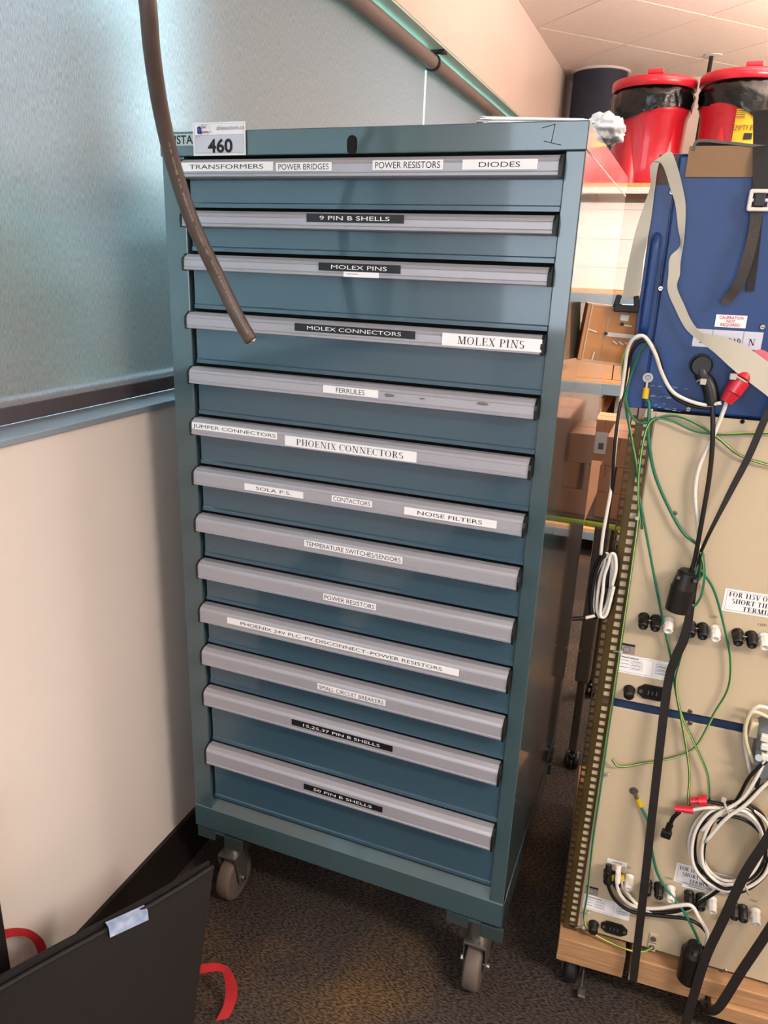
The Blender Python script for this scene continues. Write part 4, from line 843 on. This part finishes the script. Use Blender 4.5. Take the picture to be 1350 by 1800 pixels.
def carton(x0, x1, y0, y1, z0, z1, m, label, seam=True, lab=None, group=None):
    b = MB(); b.lohi((x0, y0, z0), (x1, y1, z1), m, .002)
    if seam: b.lohi((x0+.004, (y0+y1)/2-.001, z1-.0002), (x1-.004, (y0+y1)/2+.001, z1+.0004), dark); b.lohi(((x0+x1)/2-.0005, y0-.0003, z1-.03), ((x0+x1)/2+.0005, y0, z1), dark)
    t = None
    if lab:
        t = thing('cardboard_box', label, 'box', ((x0+x1)/2, (y0+y1)/2, z0), 0, group); b.build('carton', t)
        l = MB(); l.lohi((lab[0], y0-.0008, lab[1]), (lab[2], y0-.0002, lab[3]), white_l); l.lohi((lab[0]+.25*(lab[2]-lab[0]), y0-.001, lab[1]+.2*(lab[3]-lab[1])), (lab[0]+.6*(lab[2]-lab[0]), y0-.0008, lab[1]+.5*(lab[3]-lab[1])), greyink); l.build('paper_label', t); return t
    return b.build('cardboard_box', label=label, cat='box', group=group)
G1 = 'cardboard boxes stacked on the lime-edged table'
def g1(x0, x1, z0, z1, m, l, y0=.895, y1=1.25, **k): carton(x0, x1, y0, y1, z0, z1, m, l, group=G1, **k)
g1(.722, .93, .822, .895, card, 'low brown cardboard box on the table behind the cabinet edge')
g1(.935, 1.2, .822, .895, card, 'brown cardboard box on the table hidden behind the rack panels')
g1(.722, .752, .8955, .97, card, 'narrow brown cardboard box second in the stack beside the cabinet')
g1(.766, .93, .8955, .97, card, 'brown cardboard box second in the stack beside the rack rail')
g1(.731, .80, .9705, 1.052, card, 'small bright-topped cardboard box on top of the stack beside the rail', y1=1.1)
g1(.81, 1.02, .9705, 1.09, card, 'large cardboard box on top of the stack behind the blue box', y1=1.25)
carton(.66, .725, 1.26, 1.40, .8955, 1.03, card2, 'pale cardboard box with a white shipping label at the back of the table', group=G1, lab=(.668, .92, .715, .99))

sh = thing('shelving_unit', 'grey steel shelving unit with particle board decks along the back', 'shelving', (1.0, 3.05, 0))
SX0, SX1, SY0, SY1 = .12, 2.2, 2.76, 3.36
for (z, bm_, cb) in ((1.872, .028, whitebox), (1.392, .048, greyst), (.957, .056, greyst), (.165, .045, greyst)):
    b = MB(); b.lohi((SX0, SY0+.004, z-.018), (SX1, SY1, z), wood2); b.build('shelf_deck', sh)
    b = MB(); b.lohi((SX0, SY0, z-.018-bm_), (SX1, SY0+.03, z-.0185), cb, .002); b.lohi((SX0, SY1-.03, z-.018-bm_), (SX1, SY1, z-.0185), cb); b.build('shelf_beam', sh)
for x_ in (SX0+.02, SX1-.02):
    for y_ in (SY0+.022, SY1-.02):
        b = MB(); b.lohi((x_-.02, y_-.02, 0), (x_+.02, y_+.02, 1.872-.02), greyst, .002); b.build('upright', sh)
G2 = 'white cartons on the second shelf'; rows = [(1.393, 1.527), (1.5275, 1.657), (1.6575, 1.79)]
names = ['bottom', 'middle', 'top']; cols = [(.20, .50, 'left part'), (.505, .78, 'part left of the blue box'), (.785, 1.15, 'part behind the blue box'), (1.155, 1.55, 'right part')]
for k, (z0, z1) in enumerate(rows):
    for (x0, x1, w_) in cols:
        d_ = .012*k; b = MB(); b.lohi((x0, 2.79+.01*k, z0), (x1, 3.2, z1), whitebox, .002); b.lohi((x0+.001, 2.7895+.01*k, z1-.032), (x1-.001, 2.7905+.01*k, z1-.0305), greyink)
        b.build('white_carton', label='white carton, %s row, %s of the second shelf' % (names[k], w_), cat='box', group=G2)
G3 = 'brown cartons on the third shelf'
for (x0, x1, z1, l_, lb) in ((.26, .482, 1.17, 'brown carton on the third shelf, leftmost and hidden by the cabinet', None), (.486, .574, 1.16, 'narrow brown carton with a white sticker on the third shelf', (.515, 1.09, .54, 1.13)), (.579, .70, 1.16, 'plain brown carton on the third shelf beside the stickered one', None), (.71, 1.1, 1.2, 'wide brown carton on the third shelf behind the rack', None)):
    carton(x0, x1, 2.79, 3.2, .958, z1, card2 if lb else card2, l_, lab=lb, group=G3)
# open carton and papers below
oc = thing('open_carton', 'open brown carton with folded flaps on the low shelf', 'box', (.6, 2.9, .48))
carton(.4, 1.3, 2.80, 3.25, .166, .60, card, 'big closed brown box on the lowest shelf')
b = MB()
for (a, b_) in (((.535, 2.80, .601), (.543, 3.1, .86)), ((.535, 2.80, .601), (.80, 2.808, .76)), ((.792, 2.80, .601), (.80, 3.1, .86)), ((.535, 3.092, .601), (.80, 3.1, .86))): b.lohi(a, b_, card2)
b.add([V((.535, 2.8, .76)), V((.535, 3.1, .86)), V((.60, 3.1, .88)), V((.56, 2.8, .77))], [[0, 1, 2, 3]], card2); b.build('carton_walls', oc)
b = MB(); b.lohi((.60, 2.9, .7), (.78, 3.05, .90), whitebox); b.build('white_packet', oc)
# red cans on top
def can(cx, cy, r, label, lid_tilt=0, yel_lab=False):
    t = thing('oily_waste_can', label, 'waste can', (cx, cy, 1.873)); H = .40; z0 = 1.873
    b = MB(); b.lathe((cx, cy, z0), [(0, .002), (r*.86, .0), (r*.90, .015), (r*.92, .1), (r*.96, .3), (r*1.0, .315), (r*1.02, .33), (r*1.0, .345), (r*.93, .36), (r*.9, .36)], redm, 56); 
    for a0 in (-2.05, -.75, .6, 2.4):
        n = 10; vs = []
        dr = V((math.cos(a0), math.sin(a0), 0)); dt = V((-math.sin(a0), math.cos(a0), 0)); c0 = V((cx, cy, z0))
        ap = c0+dr*(r*.93)+Z*.26
        ring_ = [c0+dr*(r*.86+.045*math.sin(math.pi*k/n))+dt*(.055*math.cos(math.pi*k/n))+Z*.004 for k in range(n+1)]
        b.add([ap]+ring_, [[0, k+1, k+2] for k in range(n)], redm, True)
    b.build('can_body', t)
    l = MB(); Mt = Matrix.Rotation(lid_tilt, 4, 'Y')
    l.lathe((cx, cy, z0+.40+.018), [(r*1.06, .0), (r*1.09, .003), (r*1.09, .034), (r*1.07, .042), (r*.7, .05), (0, .055)], redm, 56, Mt); l.lathe((cx, cy, z0+.40+.018), [(r*1.06, .0), (r*1.0, .004), (0, .01)], redm, 56, Mt); l.box((0, 0, 0), (.07, .03, .02), redm, .006, Matrix.Translation((cx+.01, cy-r*.9, z0+.475))); l.build('lid', t)
    g = MB()
    def fn(rr, z, a, j):
        k_ = noise.noise(V((math.cos(a)*3, math.sin(a)*3, j*.7+cx*5))); k2 = noise.noise(V((math.cos(a)*9, math.sin(a)*9, j*1.3)))
        droop = (.10 if yel_lab else .045)*max(0, math.cos(a-dphi))**4
        return rr+.008*k_+.006*k2, z-(droop*(j/6))+(.012*k_ if j == 6 else 0)
    dphi = -.9 if yel_lab else -2.2
    g.lathe((cx, cy, z0+.42), [(r*.98, 0), (r*1.04, -.012), (r*1.06, -.028), (r*1.06, -.045), (r*1.05, -.06), (r*1.045, -.075), (r*1.04, -.088)], bagm, 110, None, fn); g.build('bin_liner', t, label='black plastic liner')
    if yel_lab:
        l = MB(); a0, a1 = -1.75, -.95; n = 12; rr = r*.985
        vs = [V((cx+rr*math.cos(a0+(a1-a0)*k/n), cy+rr*math.sin(a0+(a1-a0)*k/n), z)) for k in range(n+1) for z in (z0+.16, z0+.30)]
        l.add(vs, [[2*k, 2*k+2, 2*k+3, 2*k+1] for k in range(n)], yellow, True)
        am = -1.42; e = V((math.cos(am), math.sin(am), 0)); tx = V((-math.sin(am), math.cos(am), 0))
        l.text('EMPTY EVERY', V((cx, cy, z0+.225))+e*(rr+.003), tx, Z, .02, ink, maxw=.13)
        for k in range(5): l.box((0, 0, 0), (.04, .0008, .002), ink, 0, Matrix.Translation(V((cx, cy, z0+.29-k*.007))+e*(rr+.003)-tx*.045) @ Matrix.Rotation(am+math.pi/2, 4, 'Z'))
        l.box((0, 0, 0), (.035, .001, .025), ink, 0, Matrix.Translation(V((cx, cy, z0+.19))+e*(rr+.003)-tx*.0) @ Matrix.Rotation(am+math.pi/2, 4, 'Z')); l.build('warning_label', t, label='yellow warning label')
    return t
can(.578, 3.02, .178, 'red round waste can with black liner on the top shelf, left one')
can(.985, 2.98, .19, 'red round waste can with yellow warning label on the top shelf', .03, True)

# housings for the added warm lights, out of view
for k, ((px_, py_), _, _) in enumerate(ADDED_LAMPS):
    m_ = MB(); m_.lohi((px_-.6, py_-.14, 2.09), (px_+.6, py_+.14, 2.14), whplas, .004)
    for dx in (-.5, .5): m_.cyl((px_+dx, py_, 2.14), (px_+dx, py_, ZC), .003, chrome, n=8)
    m_.build('added_lamp', label='white lamp added out of view under the ceiling, ' + ['nearest the camera', 'above the work table', 'in the middle of the room', 'by the far wall'][k], cat='lamp')
# column, ceiling rod
b = MB(); b.cyl((.125, 4.48, 0), (.125, 4.48, ZC-.004), .172, navy, n=48)
b.cyl((.125, 4.48, ZC-.012), (.125, 4.48, ZC), .186, mat('white_metal', '#d8cfc8', .4), n=48); b.build('structural_column', label='round navy blue column rising to the ceiling in the far corner', cat='column')
b = thing('ceiling_rod', 'black rod hanging from a round white ceiling plate behind the red cans', 'rod', (.80, 4.2, ZC))
m_ = MB(); m_.cyl((.80, 4.2, ZC-.006), (.80, 4.2, ZC), .05, mat('white_metal', '#d8cfc8', .4), n=28); m_.build('ceiling_plate', b)
m_ = MB(); m_.cyl((.775, 4.19, 1.9), (.79, 4.2, ZC-.006), .012, blackp, n=14); m_.build('rod', b)
